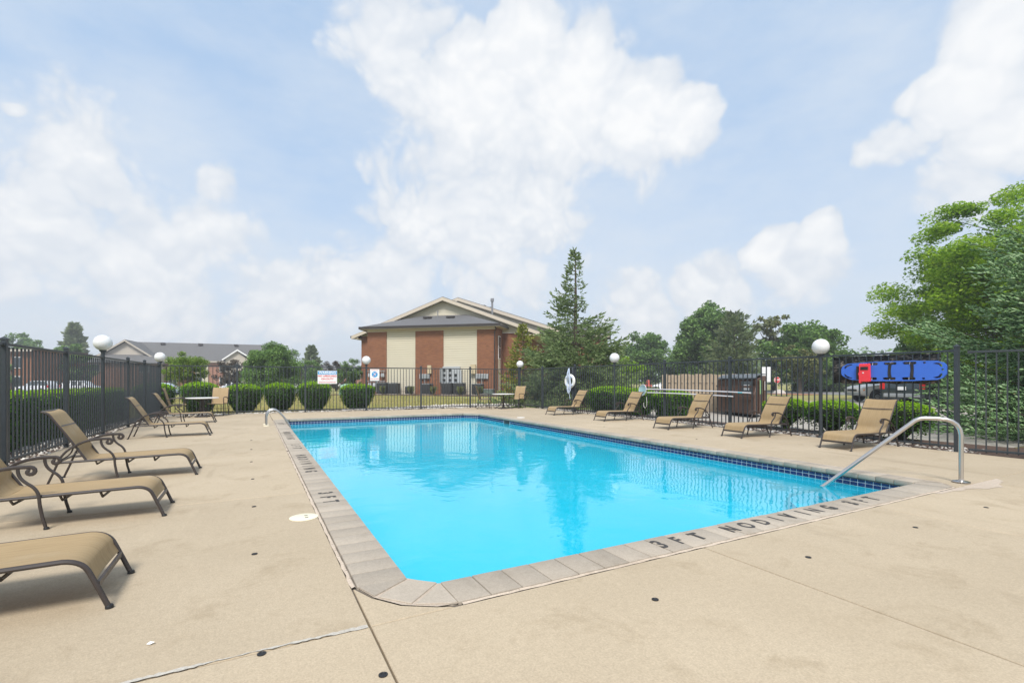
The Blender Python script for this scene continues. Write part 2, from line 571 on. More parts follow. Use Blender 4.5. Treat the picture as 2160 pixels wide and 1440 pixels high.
# ------------------------------------------------------------------ mesh helpers
class MB:
    def __init__(self):
        self.v = []
        self.f = []

    def add(self, vs_, fs_):
        o = len(self.v)
        self.v.extend([tuple(x) for x in vs_])
        self.f.extend([tuple(i + o for i in f) for f in fs_])
        return self

    def box(self, c, s, rz=0.0, mat=None):
        x, y, z = (a / 2 for a in s)
        pts = [(-x, -y, -z), (x, -y, -z), (x, y, -z), (-x, y, -z), (-x, -y, z), (x, -y, z), (x, y, z), (-x, y, z)]
        if mat is not None:
            pts = [tuple(mat @ Vector(p)) for p in pts]
        elif rz:
            cs, sn = math.cos(rz), math.sin(rz)
            pts = [(a * cs - b * sn, a * sn + b * cs, d) for a, b, d in pts]
        pts = [(a + c[0], b + c[1], d + c[2]) for a, b, d in pts]
        return self.add(pts, [(0, 3, 2, 1), (4, 5, 6, 7), (0, 1, 5, 4), (1, 2, 6, 5), (2, 3, 7, 6), (3, 0, 4, 7)])

    def span(self, a, b):
        return self.box(tuple((p + q) / 2 for p, q in zip(a, b)), tuple(abs(p - q) for p, q in zip(a, b)))

    def prism(self, poly, z0, z1):
        n = len(poly)
        pts = [(x, y, z0) for x, y in poly] + [(x, y, z1) for x, y in poly]
        fs_ = [tuple(range(n - 1, -1, -1)), tuple(range(n, 2 * n))]
        fs_ += [(i, (i + 1) % n, n + (i + 1) % n, n + i) for i in range(n)]
        return self.add(pts, fs_)

    def tube(self, path, r, seg=8, cap=True, sx=1.0, ref=None):
        P_ = [Vector(p) for p in path]
        n = len(P_)
        rr = r if isinstance(r, (list, tuple)) else [r] * n
        up = Vector(ref) if ref else Vector((0, 0, 1))
        rings = []
        prev = None
        for i in range(n):
            t = (P_[min(i + 1, n - 1)] - P_[max(i - 1, 0)])
            t = t.normalized() if t.length > 1e-9 else Vector((0, 0, 1))
            if prev is None:
                a = up.cross(t)
                if a.length < 1e-3:
                    a = Vector((1, 0, 0)).cross(t)
                a.normalize()
            else:
                a = (prev - t * prev.dot(t)).normalized()
            prev = a
            b = t.cross(a)
            rings.append([P_[i] + (a * math.cos(2 * PI * k / seg) * sx + b * math.sin(2 * PI * k / seg)) * rr[i] for k in range(seg)])
        vs_ = [p for ring in rings for p in ring]
        fs_ = []
        for i in range(n - 1):
            for k in range(seg):
                k2 = (k + 1) % seg
                fs_.append((i * seg + k, i * seg + k2, (i + 1) * seg + k2, (i + 1) * seg + k))
        if cap:
            fs_.append(tuple(range(seg - 1, -1, -1)))
            fs_.append(tuple((n - 1) * seg + k for k in range(seg)))
        return self.add(vs_, fs_)

    def lathe(self, prof, seg=24, c=(0, 0, 0)):
        n = len(prof)
        vs_ = [(c[0] + r * math.cos(2 * PI * k / seg), c[1] + r * math.sin(2 * PI * k / seg), c[2] + z) for r, z in prof for k in range(seg)]
        fs_ = []
        for i in range(n - 1):
            for k in range(seg):
                k2 = (k + 1) % seg
                fs_.append((i * seg + k, i * seg + k2, (i + 1) * seg + k2, (i + 1) * seg + k))
        fs_.append(tuple(range(seg - 1, -1, -1)))
        fs_.append(tuple((n - 1) * seg + k for k in range(seg)))
        return self.add(vs_, fs_)

    def mesh(self, name, mat, smooth=False, bevel=0.0, bseg=1):
        me = bpy.data.meshes.new(name)
        me.from_pydata(self.v, [], self.f)
        bm = bmesh.new()
        bm.from_mesh(me)
        bmesh.ops.recalc_face_normals(bm, faces=bm.faces)
        if bevel:
            bmesh.ops.bevel(bm, geom=list(bm.edges), offset=bevel, segments=bseg, affect='EDGES', profile=.5)
        bm.to_mesh(me)
        bm.free()
        if mat is not None:
            me.materials.append(M[mat] if isinstance(mat, str) else mat)
        if smooth:
            me.polygons.foreach_set('use_smooth', [True] * len(me.polygons))
            try:
                me.set_sharp_from_angle(angle=R(42))
            except Exception:
                pass
        return me

    def build(self, name, mat, parent=None, smooth=False, bevel=0.0, loc=None, bseg=1):
        return obj(name, self.mesh(name, mat, smooth, bevel, bseg), parent, loc)


def obj(name, mesh, parent=None, loc=None, rz=0.0):
    o = bpy.data.objects.new(name, mesh)
    COL.objects.link(o)
    if parent is not None:
        o.parent = parent
    if loc is not None:
        o.location = loc
    if rz:
        o.rotation_euler = (0, 0, rz)
    return o


def tag(o, label, cat, group=None):
    o['label'] = label
    o['category'] = cat
    if group:
        o['group'] = group
    return o


def thing(name, label, cat, loc=(0, 0, 0), rz=0.0, group=None):
    o = bpy.data.objects.new(name, None)
    o.empty_display_size = .2
    COL.objects.link(o)
    o.location = loc
    o.rotation_euler = (0, 0, rz)
    return tag(o, label, cat, group)


def struct(o):
    o['kind'] = 'structure'
    return o


def stuff(o):
    o['kind'] = 'stuff'
    return o


def copy_tree(o, parent=None):
    c = o.copy()
    COL.objects.link(c)
    c.parent = parent
    for ch in o.children:
        copy_tree(ch, c)
    return c


def np_mesh(name, verts, faces, mat, smooth=False):
    """verts (N,3), faces (M,k) with one k"""
    verts = np.asarray(verts, dtype=np.float32)
    faces = np.asarray(faces, dtype=np.int32)
    me = bpy.data.meshes.new(name)
    k = faces.shape[1]
    me.vertices.add(len(verts))
    me.vertices.foreach_set('co', verts.ravel())
    me.loops.add(faces.size)
    me.loops.foreach_set('vertex_index', faces.ravel())
    me.polygons.add(len(faces))
    me.polygons.foreach_set('loop_start', np.arange(0, faces.size, k, dtype=np.int32))
    if smooth:
        me.polygons.foreach_set('use_smooth', np.ones(len(faces), dtype=bool))
    me.update(calc_edges=True)
    me.validate()
    me.materials.append(M[mat] if isinstance(mat, str) else mat)
    return me


def text_mesh(body, size, mat, extrude=.001, align='CENTER', bold=0.0, sx=1.0):
    cu = bpy.data.curves.new('lettering', 'FONT')
    cu.body = body
    cu.size = size
    cu.extrude = extrude
    cu.align_x = align
    cu.align_y = 'CENTER'
    cu.offset = bold
    cu.resolution_u = 3
    o = bpy.data.objects.new('lettering', cu)
    COL.objects.link(o)
    dg = bpy.context.evaluated_depsgraph_get()
    me = bpy.data.meshes.new_from_object(o.evaluated_get(dg))
    bpy.data.objects.remove(o)
    if sx != 1.0:
        me.transform(Matrix.Diagonal((sx, 1, 1, 1)))
    me.materials.clear()
    me.materials.append(M[mat])
    return me


def text_obj(body, size, mat, parent, loc, rot=(0, 0, 0), name='lettering', **kw):
    o = obj(name, text_mesh(body, size, mat, **kw), parent, loc)
    o.rotation_euler = rot
    return o


def leaf_faces(rng, c, size, aspect=.55, up=.35, dirs=None):
    """diamond leaves: centres (N,3), size (N,)"""
    n = len(c)
    nrm = rng.normal(size=(n, 3))
    nrm /= np.linalg.norm(nrm, axis=1)[:, None]
    nrm[:, 2] = np.abs(nrm[:, 2]) + up
    nrm /= np.linalg.norm(nrm, axis=1)[:, None]
    a = rng.normal(size=(n, 3)) if dirs is None else dirs + rng.normal(size=(n, 3)) * .25
    a -= nrm * np.sum(a * nrm, axis=1)[:, None]
    a /= np.linalg.norm(a, axis=1)[:, None] + 1e-9
    b = np.cross(nrm, a)
    L = (size * .5)[:, None]
    Wd = (size * .5 * aspect)[:, None]
    v = np.stack([c - a * L, c + b * Wd - a * L * .1, c + a * L, c - b * Wd - a * L * .1], axis=1).reshape(-1, 3)
    f = np.arange(4 * n).reshape(-1, 4)
    return v, f


# ================================================================== THE GROUND
def sstep(a, b, x):
    t = max(0.0, min(1.0, (x - a) / (b - a)))
    return t * t * (3 - 2 * t)


def gz(x, y):
    """height of the land outside the pool deck: falls away gently at the back left"""
    return -.06 - .5 * sstep(48, 74, y) * sstep(16, 2, x) - .02 * math.sin(x * .11) * math.sin(y * .09)


def land(name, xs, ys, mat, dz=0.0, inside=None):
    mb = MB()
    idx = {}
    for i, x in enumerate(xs):
        for j, y in enumerate(ys):
            idx[i, j] = len(mb.v)
            mb.v.append((x, y, gz(x, y) + dz))
    for i in range(len(xs) - 1):
        for j in range(len(ys) - 1):
            cx, cy = (xs[i] + xs[i + 1]) / 2, (ys[j] + ys[j + 1]) / 2
            if inside is None or inside(cx, cy):
                mb.f.append((idx[i, j], idx[i + 1, j], idx[i + 1, j + 1], idx[i, j + 1]))
    used = sorted({k for f in mb.f for k in f})
    rm = {k: n for n, k in enumerate(used)}
    mb.v = [mb.v[k] for k in used]
    mb.f = [tuple(rm[k] for k in f) for f in mb.f]
    return struct(mb.build(name, mat, None, True))


def lin(a, b, n):
    return [a + (b - a) * i / n for i in range(n + 1)]


# the lawn reaches the horizon; it stops short under the deck and the pool
GX = lin(-390, -60, 6)[:-1] + lin(-60, -2.8, 14)[:-1] + lin(-2.8, 10.8, 3)[:-1] + lin(10.8, 70, 14)[:-1] + lin(70, 390, 6)
GY = lin(-120, -4, 4)[:-1] + lin(-4, 19.8, 4)[:-1] + lin(19.8, 110, 24)[:-1] + lin(110, 390, 6)
land('ground', GX, GY, 'lawn', 0, lambda x, y: not (-2.8 < x < 10.8 and -4 < y < 19.8))

# paved areas outside the fence
land('car_park', lin(-60, 8, 17), lin(58, 112, 18), 'asphalt', .02,
     lambda x, y: not (x > 2 and y < 66) and not (x < -16 and y < 74))
land('driveway', lin(12.3, 42, 12), lin(-10, 17, 12), 'drive', .012, lambda x, y: x - y * .2 < 38 and not (y < 3.5 and x < 23))
land('street', lin(44, 56, 4), lin(-40, 45, 12), 'asphalt', .012)


def strip(name, pts, mat, z, w=None):
    mb = MB()
    mb.prism(pts, z - .03, z)
    return struct(mb.build(name, mat))


# planting beds
strip('rock_bed', [(-3.0, 19.86), (10.9, 19.3), (12.6, 20.2), (9.5, 22.6), (4.2, 21.5), (-3.0, 20.5)], 'soil', -.035)
strip('left_fence_bed', [(-4.9, 3.0), (-2.95, 3.0), (-2.75, 19.8), (-4.7, 20.5)], 'soil', -.03)
strip('right_fence_bed', [(10.5, 3.4), (12.25, 3.4), (12.25, 18.5), (10.95, 19.4)], 'soil', -.03)
strip('right_corner_bed', [(10.5, 3.38), (23.0, 3.38), (23, -6), (11.5, -6)], 'soil', -.028)
strip('red_mulch_bed', [(40.5, 27.5), (43.5, 27.5), (43.8, 24.0), (40.6, 24.2)], 'redsoil', .0)

# ================================================================== THE POOL DECK
POOL_IN = [(.98, 2.73), (6.82, 2.73), (6.85, 2.76), (7.15, 15.75), (6.75, 16.28), (1.03, 16.28), (.88, 16.1), (.83, 2.88)]
CW = .29


def offset_poly(poly, d):
    n = len(poly)
    out = []
    for i in range(n):
        p0, p1, p2 = Vector(poly[i - 1]), Vector(poly[i]), Vector(poly[(i + 1) % n])
        e1, e2 = (p1 - p0).normalized(), (p2 - p1).normalized()
        n1, n2 = Vector((e1.y, -e1.x)), Vector((e2.y, -e2.x))
        b = (n1 + n2).normalized()
        k = d / max(.2, b.dot(n1))
        out.append((p1.x + b.x * k, p1.y + b.y * k))
    return out


POOL_OUT = offset_poly(POOL_IN, CW)
POOL_JOINT = offset_poly(POOL_IN, CW + .028)
deck = thing('pool_deck', 'deck', 'deck')
for k in ('label', 'category'):
    del deck[k]
struct(deck)
# dark bed that shows in the open joints
base = MB()
n = len(POOL_JOINT)
outer = [(-2.95, -4), (11.9, -4), (10.55, 3.5), (10.95, 19.45), (-2.7, 19.9)]


def slab_poly(poly, name='slab', dz=0.0, mat='deck'):
    # poly is counter-clockwise in plan; origin at its centre
    cx = sum(p[0] for p in poly) / len(poly)
    cy = sum(p[1] for p in poly) / len(poly)
    mb = MB()
    mb.prism([(x - cx, y - cy) for x, y in poly], -.11, dz)
    me = mb.mesh(name, mat)
    bm = bmesh.new()
    bm.from_mesh(me)
    top = [e for e in bm.edges if all(v.co.z > -.05 for v in e.verts)]
    bmesh.ops.bevel(bm, geom=top, offset=.004, segments=1, affect='EDGES')
    bm.to_mesh(me)
    bm.free()
    return obj(name, me, deck, (cx, cy, 0))


J = .0048
A0, B0, B1, C0, C1, D0, D1, A1 = POOL_JOINT   # front-left x, front-right x, right..., back..., left...
rs = random.Random(11)
FX = [-2.96, .512, 2.865, 5.22, 7.62, 11.6]
YF = 2.41
# front run, two rows deep
for r_, (ya, yb) in enumerate([(-3.9, -.6), (-.6, YF)]):
    for i in range(len(FX) - 1):
        xa, xb = FX[i] + J, FX[i + 1] - J
        if r_ == 1 and i == 4:
            slab_poly([(xa, ya + J), (11.5, ya + J), (10.62, yb - J), (xa, yb - J)], dz=rs.uniform(-.001, .001))
        else:
            slab_poly([(xa, ya + J), (xb, ya + J), (xb, yb - J), (xa, yb - J)], dz=rs.uniform(-.001, .001))
# left run
LY = [YF, 5.62, 8.95, 12.2, 15.4, 19.85]
for i in range(len(LY) - 1):
    ya, yb = LY[i] + J, LY[i + 1] - J
    xr = lambda y: .508 + .00378 * (y - 2.88)
    x0 = -2.98 + .033 * (ya - 9.2) * .9
    poly = [(x0, ya), (xr(ya), ya), (xr(yb), yb), (-2.98 + .033 * (yb - 9.2) * .9, yb)]
    slab_poly(poly, dz=rs.uniform(-.001, .001))
# right run
for i in range(len(LY) - 1):
    ya, yb = LY[i] + J, LY[i + 1] - J
    xl = lambda y: 7.15 + .0264 * (y - 3.0)
    ya2 = ya
    poly = [(xl(ya) + (0 if i else -.0), ya2), (10.42 + .03 * (ya - 3.6), ya2), (10.42 + .03 * (yb - 3.6), yb), (xl(yb) + .0, yb)]
    slab_poly(poly, dz=rs.uniform(-.001, .001))
# back run
BX = [.572, 2.9, 5.25, 7.505]
for i in range(3):
    slab_poly([(BX[i] + J, 16.605), (BX[i + 1] - J, 16.605), (BX[i + 1] - J, 19.8 - .04 * BX[i + 1]), (BX[i] + J, 19.83 - .04 * BX[i])])
# small concrete fillets where the coping cuts the corners
for poly in ([(.517, YF + J), (.95, YF + J), (.868, 2.452), (.705, 2.558), (.588, 2.72), (.524, 2.885), (.517, 2.885)],
             [(B0[0] + .012, YF + J), (7.13, YF + J), (B1[0] + .012, B1[1] - .012), (B1[0] + .004, B1[1] - .02)],):
    slab_poly(poly, 'corner_fillet', -.002)
slab_poly([(C0[0] + .01, C0[1]), (7.487, C0[1] + .0), (7.487, 16.59), (C1[0] + .02, 16.59)], 'corner_fillet', -.002)
slab_poly([(.575, D1[1]), (D1[0] - .01, D1[1] + .01), (D0[0] - .02, 16.59), (.575, 16.59)], 'corner_fillet', -.002)
# joint bed below the slabs, built as four strips round the pool
bed = MB()
bed.span((-3.0, -4.0, -.14), (11.9, 2.40, -.055))
bed.span((-3.0, 2.40, -.14), (.52, 19.9, -.055))
bed.span((7.48, 2.40, -.14), (10.95, 19.6, -.055))
bed.span((.52, 16.6, -.14), (7.48, 19.75, -.055))
M['joint'] = plain('dirty_joint', (.06, .05, .04), .95)
bed.build('joint_bed', 'joint', deck)

# filled crack, white, running across the slab from the pool corner
crk = MB()
pts = []
rr = random.Random(5)
N_ = 190
for i in range(N_ + 1):
    t = i / N_
    x = .50 - 3.3 * t
    y = YF + .012 * math.sin(t * 9) + rr.uniform(-.003, .003)
    wdt = .016 + .010 * math.sin(t * 23 + 1) + .006 * math.sin(t * 61) + rr.uniform(-.008, .008)
    pts.append((x, y, max(.003, wdt)))
for i in range(N_):
    (xa, ya, wa), (xb, yb, wb) = pts[i], pts[i + 1]
    crk.add([(xa, ya - wa / 2, .0035), (xa, ya + wa / 2, .0035), (xb, yb + wb / 2, .0035), (xb, yb - wb / 2, .0035)], [(0, 1, 2, 3)])
crk.build('filled_crack', 'patch', deck)
# pale patch beside the handrail foot
mb = MB()
pp_ = [(6.9, 2.395), (7.5, 2.395), (8.02, 2.39), (7.86, 2.28), (7.6, 2.25), (7.45, 2.16), (7.2, 2.21), (7.0, 2.30), (6.75, 2.33), (6.4, 2.36), (6.4, 2.395)]
pp = []
rr = random.Random(15)
for i in range(len(pp_)):
    (xa, ya), (xb, yb) = pp_[i], pp_[(i + 1) % len(pp_)]
    for q in range(6):
        t = q / 6
        pp.append((xa + (xb - xa) * t, min(2.396, ya + (yb - ya) * t + rr.uniform(-.018, .018) * (ya < 2.39))))
mb.add([(x, y, .0032) for x, y in pp], [tuple(range(len(pp)))[::-1]])
mb.build('repair_patch', 'mortar', deck)

# little black plugs set into the deck
plug = MB()
plug.lathe([(.019, -.004), (.019, .004), (.012, .006), (.010, .003), (.001, .003)], 14)
plug_me = plug.mesh('plug', 'black', True)
for x, y in [(.04, 2.39), (.02, 3.79), (.023, 5.215), (.015, 6.68), (.0, 8.1), (.0, 9.55), (.0, 11.0), (.473, 1.984), (1.948, 1.96), (3.327, 1.934),
             (4.773, 1.912), (6.109, 1.895), (8.0, 6.9), (8.05, 9.9)]:
    obj('plug', plug_me, deck, (x, y, 0), x * 3)
# round cream skimmer cover
sk = thing('skimmer_lid', 'round cream skimmer cover set in the deck by the 3FT mark', 'lid', (.405, 4.60, 0))
MB().lathe([(.118, .0), (.118, .004), (.112, .006), (.001, .006)], 40).build('disc', 'cream', sk, True)
for dy in (-.035, .03):
    MB().box((.02, dy, .0065), (.028, .014, .003)).build('finger_hole', 'black', sk)
sk2 = thing('skimmer_lid', 'pale skimmer cover set in the deck beyond the far end of the pool', 'lid', (7.66, 13.6, 0))
MB().lathe([(.13, .0), (.13, .004), (.122, .007), (.001, .007)], 32).build('disc', 'white', sk2, True)
# scraps lying on the deck
lf = MB().add([(0, 0, .004), (.014, .004, .012), (.03, .002, .006), (.033, -.008, .011), (.016, -.012, .005)], [(0, 1, 4), (1, 2, 3, 4)])
tag(lf.build('white_petal', 'white', None, False, 0, (-.42, 2.72, 0)), 'small white petal lying on the bare concrete in the lower left', 'petal')

# ================================================================== THE POOL
pool = thing('swimming_pool', 'long rectangular pool with stone coping and navy tile band', 'pool')
WL = -.164
wallp = offset_poly(POOL_IN, .03)
bas = MB()
nb = len(wallp)
rings_ = [(0.03, -.055), (.03, -.36)]
for t in lin(0, PI / 2, 7)[1:]:
    rings_.append((.03 - .5 * (1 - math.cos(t)), -.36 - .5 * math.sin(t)))
for off_, z_ in rings_:
    bas.v += [(x + (off_ if x > 4 else -off_), y + (off_ if y > 9 else -off_), z_) for x, y in POOL_IN] if off_ < 0 else [(x, y, z_) for x, y in offset_poly(POOL_IN, off_)]
for r_ in range(len(rings_) - 1):
    bas.f += [(r_ * nb + i, r_ * nb + (i + 1) % nb, (r_ + 1) * nb + (i + 1) % nb, (r_ + 1) * nb + i) for i in range(nb)]
bas.f.append(tuple((len(rings_) - 1) * nb + i for i in range(nb)))
bme = bpy.data.meshes.new('basin')
bme.from_pydata(bas.v, [], bas.f)
bme.materials.append(M['plaster'])
bme.polygons.foreach_set('use_smooth', [True] * len(bme.polygons))
obj('basin', bme, pool)
wme = bpy.data.meshes.new('pool_water')          # face looks up
wme.from_pydata([(x, y, WL) for x, y in wallp], [], [tuple(range(nb))])
wme.materials.append(M['water'])
struct(obj('pool_water', wme))

# coping stones
stone = MB().box((0, 0, 0), (CW, .196, .062)).mesh('coping_stone', 'coping', True, .007, 2)
cut = .0
for i in range(nb):
    a, b = Vector(POOL_IN[i]), Vector(POOL_IN[(i + 1) % nb])
    oa, ob = Vector(POOL_OUT[i]), Vector(POOL_OUT[(i + 1) % nb])
    L = (b - a).length
    d = (b - a) / L
    nrm = Vector((d.y, -d.x))
    if L > 1:
        cnt = round((L - .01) / .2)
        st = (L - .01) / cnt
        for k in range(cnt):
            c = a + d * (.005 + st * (k + .5)) + nrm * (CW / 2)
            o = obj('coping_stone', stone, pool, (c.x, c.y, -.025 + rs.uniform(-.0015, .0015)), math.atan2(-nrm.y, -nrm.x) + rs.uniform(-.006, .006))
            o.scale = (1, st / .2, 1)
        # wedge stones that fill between the straight run and the corner piece
        for (p, q, s_) in ((a, oa, -1), (b, ob, 1)):
            if p.x < 1.2 and p.y < 3.2:
                continue
            e = p + nrm * CW
            if (q - e).length > .02:
                tri = [p + nrm * .02 + d * s_ * .004, e + d * s_ * .006, q - d * s_ * .004]
                if s_ > 0:
                    tri = tri
                cx = sum((t for t in tri), Vector((0, 0))) / 3
                pl = [((t - cx).x, (t - cx).y) for t in tri]
                MB().prism(pl, -.056, .003).build('coping_stone', 'coping', pool, False, 0, (cx.x, cx.y, 0))
    elif i == nb - 1:
        fan = [[(.832, 2.883), (.546, 2.90), (.603, 2.733)], [(.838, 2.866), (.968, 2.738), (.758, 2.548), (.618, 2.712)], [(.981, 2.724), (.776, 2.532), (.955, 2.447), (.985, 2.45)]]
        for pl_ in fan:
            cx_, cy_ = sum(p[0] for p in pl_) / len(pl_), sum(p[1] for p in pl_) / len(pl_)
            MB().prism([(x - cx_, y - cy_) for x, y in pl_], -.05, .0045).build('coping_stone', 'coping', pool, False, .003, (cx_, cy_, 0))
        fm = [(.83, 2.9), (.54, 2.91), (.60, 2.725), (.712, 2.565), (.872, 2.458), (.99, 2.44), (.99, 2.73), (.975, 2.735)]
        MB().add([(x, y, -.003) for x, y in fm], [tuple(range(len(fm)))]).build('corner_mortar', 'mortar', pool)
    else:
        g = .014
        quad = [a + d * g, b - d * g, ob - d * g * 1.2, oa + d * g * 1.2]
        cx = sum(quad, Vector((0, 0))) / 4
        MB().prism([((t - cx).x, (t - cx).y) for t in quad], -.056, .004).build('coping_stone', 'coping', pool, False, .004, (cx.x, cx.y, 0))
# mortar under the stones and the sandy joint to the deck
mo = MB()
inn = offset_poly(POOL_IN, .008)
jo = POOL_JOINT
mo.v = [(x, y, -.014) for x, y in inn] + [(x, y, -.014) for x, y in jo] + [(x, y, -.07) for x, y in inn] + [(x, y, -.07) for x, y in jo]
for i in range(nb):
    j = (i + 1) % nb
    mo.f += [(i, j, nb + j, nb + i), (2 * nb + i, 2 * nb + j, j, i), (nb + i, nb + j, 3 * nb + j, 3 * nb + i)]
mo.build('mortar_bed', plain('dark_mortar', (.13, .11, .09), .95, 0, .3, 20), pool)
# crusty sealant that has squeezed out along the joint, uneven
crust = MB()
rr = random.Random(21)
for i in range(nb):
    a, b = Vector(POOL_OUT[i]), Vector(POOL_OUT[(i + 1) % nb])
    L = (b - a).length
    d = (b - a) / L
    nrm = Vector((d.y, -d.x))
    kk = max(2, int(L / .07))
    prev = None
    for k in range(kk + 1):
        c = a + d * (L * k / kk)
        w0 = .004 + rr.random() * .006
        w1 = .026 + rr.random() * .010
        cur = (c + nrm * w0, c + nrm * w1)
        if c.x < .97 and c.y < 2.89:
            cur = None
        if prev is not None and cur is not None and rr.random() < .98:
            zt = .0035 + rr.random() * .003
            crust.add([(*prev[0], 0), (*cur[0], 0), (*cur[1], 0), (*prev[1], 0), (*(prev[0] * .7 + prev[1] * .3), zt), (*(cur[0] * .7 + cur[1] * .3), zt)],
                      [(0, 1, 5, 4), (4, 5, 2, 3)])
        prev = cur
stuff(crust.build('sealant', 'mortar', pool))

# navy tiles: the two far sides piece by piece, the two near sides as one band
TW, TH, TG = .09, .052, .010
tile_me = MB().box((0, 0, 0), (.008, TW - TG, TH - TG)).mesh('tile', 'tile', False, .0015)
skim_c = None
for i in range(nb):
    a, b = Vector(wallp[i]), Vector(wallp[(i + 1) % nb])
    L = (b - a).length
    d = (b - a) / L
    nrm = Vector((d.y, -d.x))
    cnt = max(1, round(L / TW))
    st = L / cnt
    ang = math.atan2(-nrm.y, -nrm.x)
    # grout backing
    gb = MB()
    c = (a + b) / 2 - nrm * .003
    gb.box((c.x, c.y, -.116), (.006, L, .120), ang)
    gb.build('grout', 'grout', pool)
    rest = MB()
    for k in range(cnt):
        cc = a + d * (st * (k + .5)) - nrm * .0075
        if i == 2 and 13.35 < cc.y < 13.75:
            continue
        for r_ in range(2):
            zc_ = -.058 - TH * (r_ + .5)
            if i == 2 and cc.y < 15.2:
                o = obj('tile', tile_me, pool, (cc.x, cc.y, zc_), ang)
                o.scale = (1, st / TW, 1)
            else:
                rest.box((cc.x, cc.y, zc_), (.008, st - TG, TH - TG), ang)
    if rest.v:
        stuff(rest.build('tile_band', 'tile', pool))
# skimmer mouth in the far right wall
xm = 6.84 + .0264 * (13.55 - 2.88) + .0
mb = MB()
mb.span((xm - .012, 13.37, -.20), (xm + .0, 13.73, -.06))
mb.build('skimmer_mouth', 'black', pool)

# corner steps with dark nosing tiles
cxr, cyr = 6.85, 2.75
for k, (leg, zt) in enumerate([(.70, -.27), (1.15, -.40), (1.6, -.56)]):
    s = MB()
    s.prism([(cxr - leg, cyr - .03), (cxr + .05, cyr - .03), (cxr + .05, cyr + leg)], -1.04, zt)
    s.build('step', 'plaster', pool)
    nz_ = MB()
    nn = int(leg * 1.414 / .16)
    for q in range(nn):
        t = (q + .5) / nn
        x = cxr - leg + (leg + .0) * t
        y = cyr + leg * t
        nz_.box((x + .04, y - .04, zt + .004), (.07, .14, .008), R(-45))
    nz_.build('step_nosing', 'tile', pool)

# painted depth marks, one character to a stone
def mark(ch, x, y, rz, size=.2):
    o = text_obj(ch, size, 'ink', pool, (x, y, .0085), (0, 0, rz), 'depth_mark', extrude=.0006, bold=.006, sx=.72)
    return o


for ch, x in zip('3FT', (2.62, 2.80, 3.01)):
    mark(ch, x, 2.585, 0, .21 if ch == '3' else .2)
for ch, x in zip('NODIVING', (3.39, 3.59, 3.79, 3.98, 4.165, 4.37, 4.55, 4.78)):
    mark(ch, x, 2.585, 0)
for ch, x in zip('3FT', (5.14, 5.32, 5.52)):
    mark(ch, x, 2.575, 0)
XL = .685
for s_, y0, y1 in (('3FT', 5.46, 5.05), ('NODIVING', 8.38, 6.85), ('5FT', 9.80, 9.30), ('NODIVING', 12.3, 10.78), ('8FT', 15.0, 14.5)):
    for k, ch in enumerate(s_):
        mark(ch, XL + .022 * (y0 > 9), y0 + (y1 - y0) * k / (len(s_) - 1), R(-90))

# handrail into the corner steps
dx, dy = -.607, .795
prof = [(0, .0), (0, .30), (0, .56), (.012, .625), (.04, .68), (.085, .718), (.14, .738), (.24, .744), (.34, .746), (.385, .738), (.43, .715)]
m_ = (-.17 - .715) / (1.38 - .43)
prof += [(.6, .715 + m_ * .17), (1.0, .715 + m_ * .57), (1.38, -.17), (1.45, -.215), (1.68, -.29), (1.75, -.32), (1.775, -.36), (1.78, -.62)]
hr = thing('pool_handrail', 'bent steel handrail sloping into the pool steps', 'handrail', (7.35, 2.50, 0))
MB().tube([(dx * t, dy * t, z) for t, z in prof], .0245, 14).build('rail', 'steel', hr, True)
MB().lathe([(.085, .0), (.085, .006), (.06, .014), (.028, .018), (.026, .03)], 28, (0, 0, .008)).build('escutcheon', 'steel', hr, True)
# ladder grab rails at the far left
for k, yy in enumerate((14.3, 14.78)):
    g = thing('ladder_rail', ('nearer' if k == 0 else 'farther') + ' of the two low steel grab rails arching over the left coping', 'grab rail', (.35, yy, 0), 0, 'ladder grab rails')
    pth = [(0, 0, 0), (0, 0, .24), (.012, 0, .30), (.045, 0, .36), (.10, 0, .405), (.17, 0, .42), (.24, 0, .40), (.30, 0, .355), (.40, 0, .24), (.50, 0, .10), (.565, 0, -.03), (.585, 0, -.12), (.59, 0, -.5)]
    MB().tube(pth, .024, 12).build('rail', 'rail_grey', g, True)
    MB().lathe([(.075, .0), (.075, .006), (.045, .016), (.027, .02)], 20).build('escutcheon', 'cream', g, True)

# ================================================================== FENCES
PICK = MB().box((0, 0, .86), (.019, .019, 1.62)).mesh('picket', 'fence')
def post_mesh(h=1.76):
    mb = MB().box((0, 0, h / 2), (.062, .062, h))
    mb.add([(-.038, -.038, h), (.038, -.038, h), (.038, .038, h), (-.038, .038, h), (-.038, -.038, h + .018), (.038, -.038, h + .018), (.038, .038, h + .018),
            (-.038, .038, h + .018), (0, 0, h + .05)],
           [(0, 3, 2, 1), (0, 1, 5, 4), (1, 2, 6, 5), (2, 3, 7, 6), (3, 0, 4, 7), (4, 5, 8), (5, 6, 8), (6, 7, 8), (7, 4, 8)])
    return mb.mesh('post', 'fence')
POST = post_mesh()
BRK = MB().box((0, 0, 0), (.05, .05, .05)).mesh('rail_bracket', 'fence')


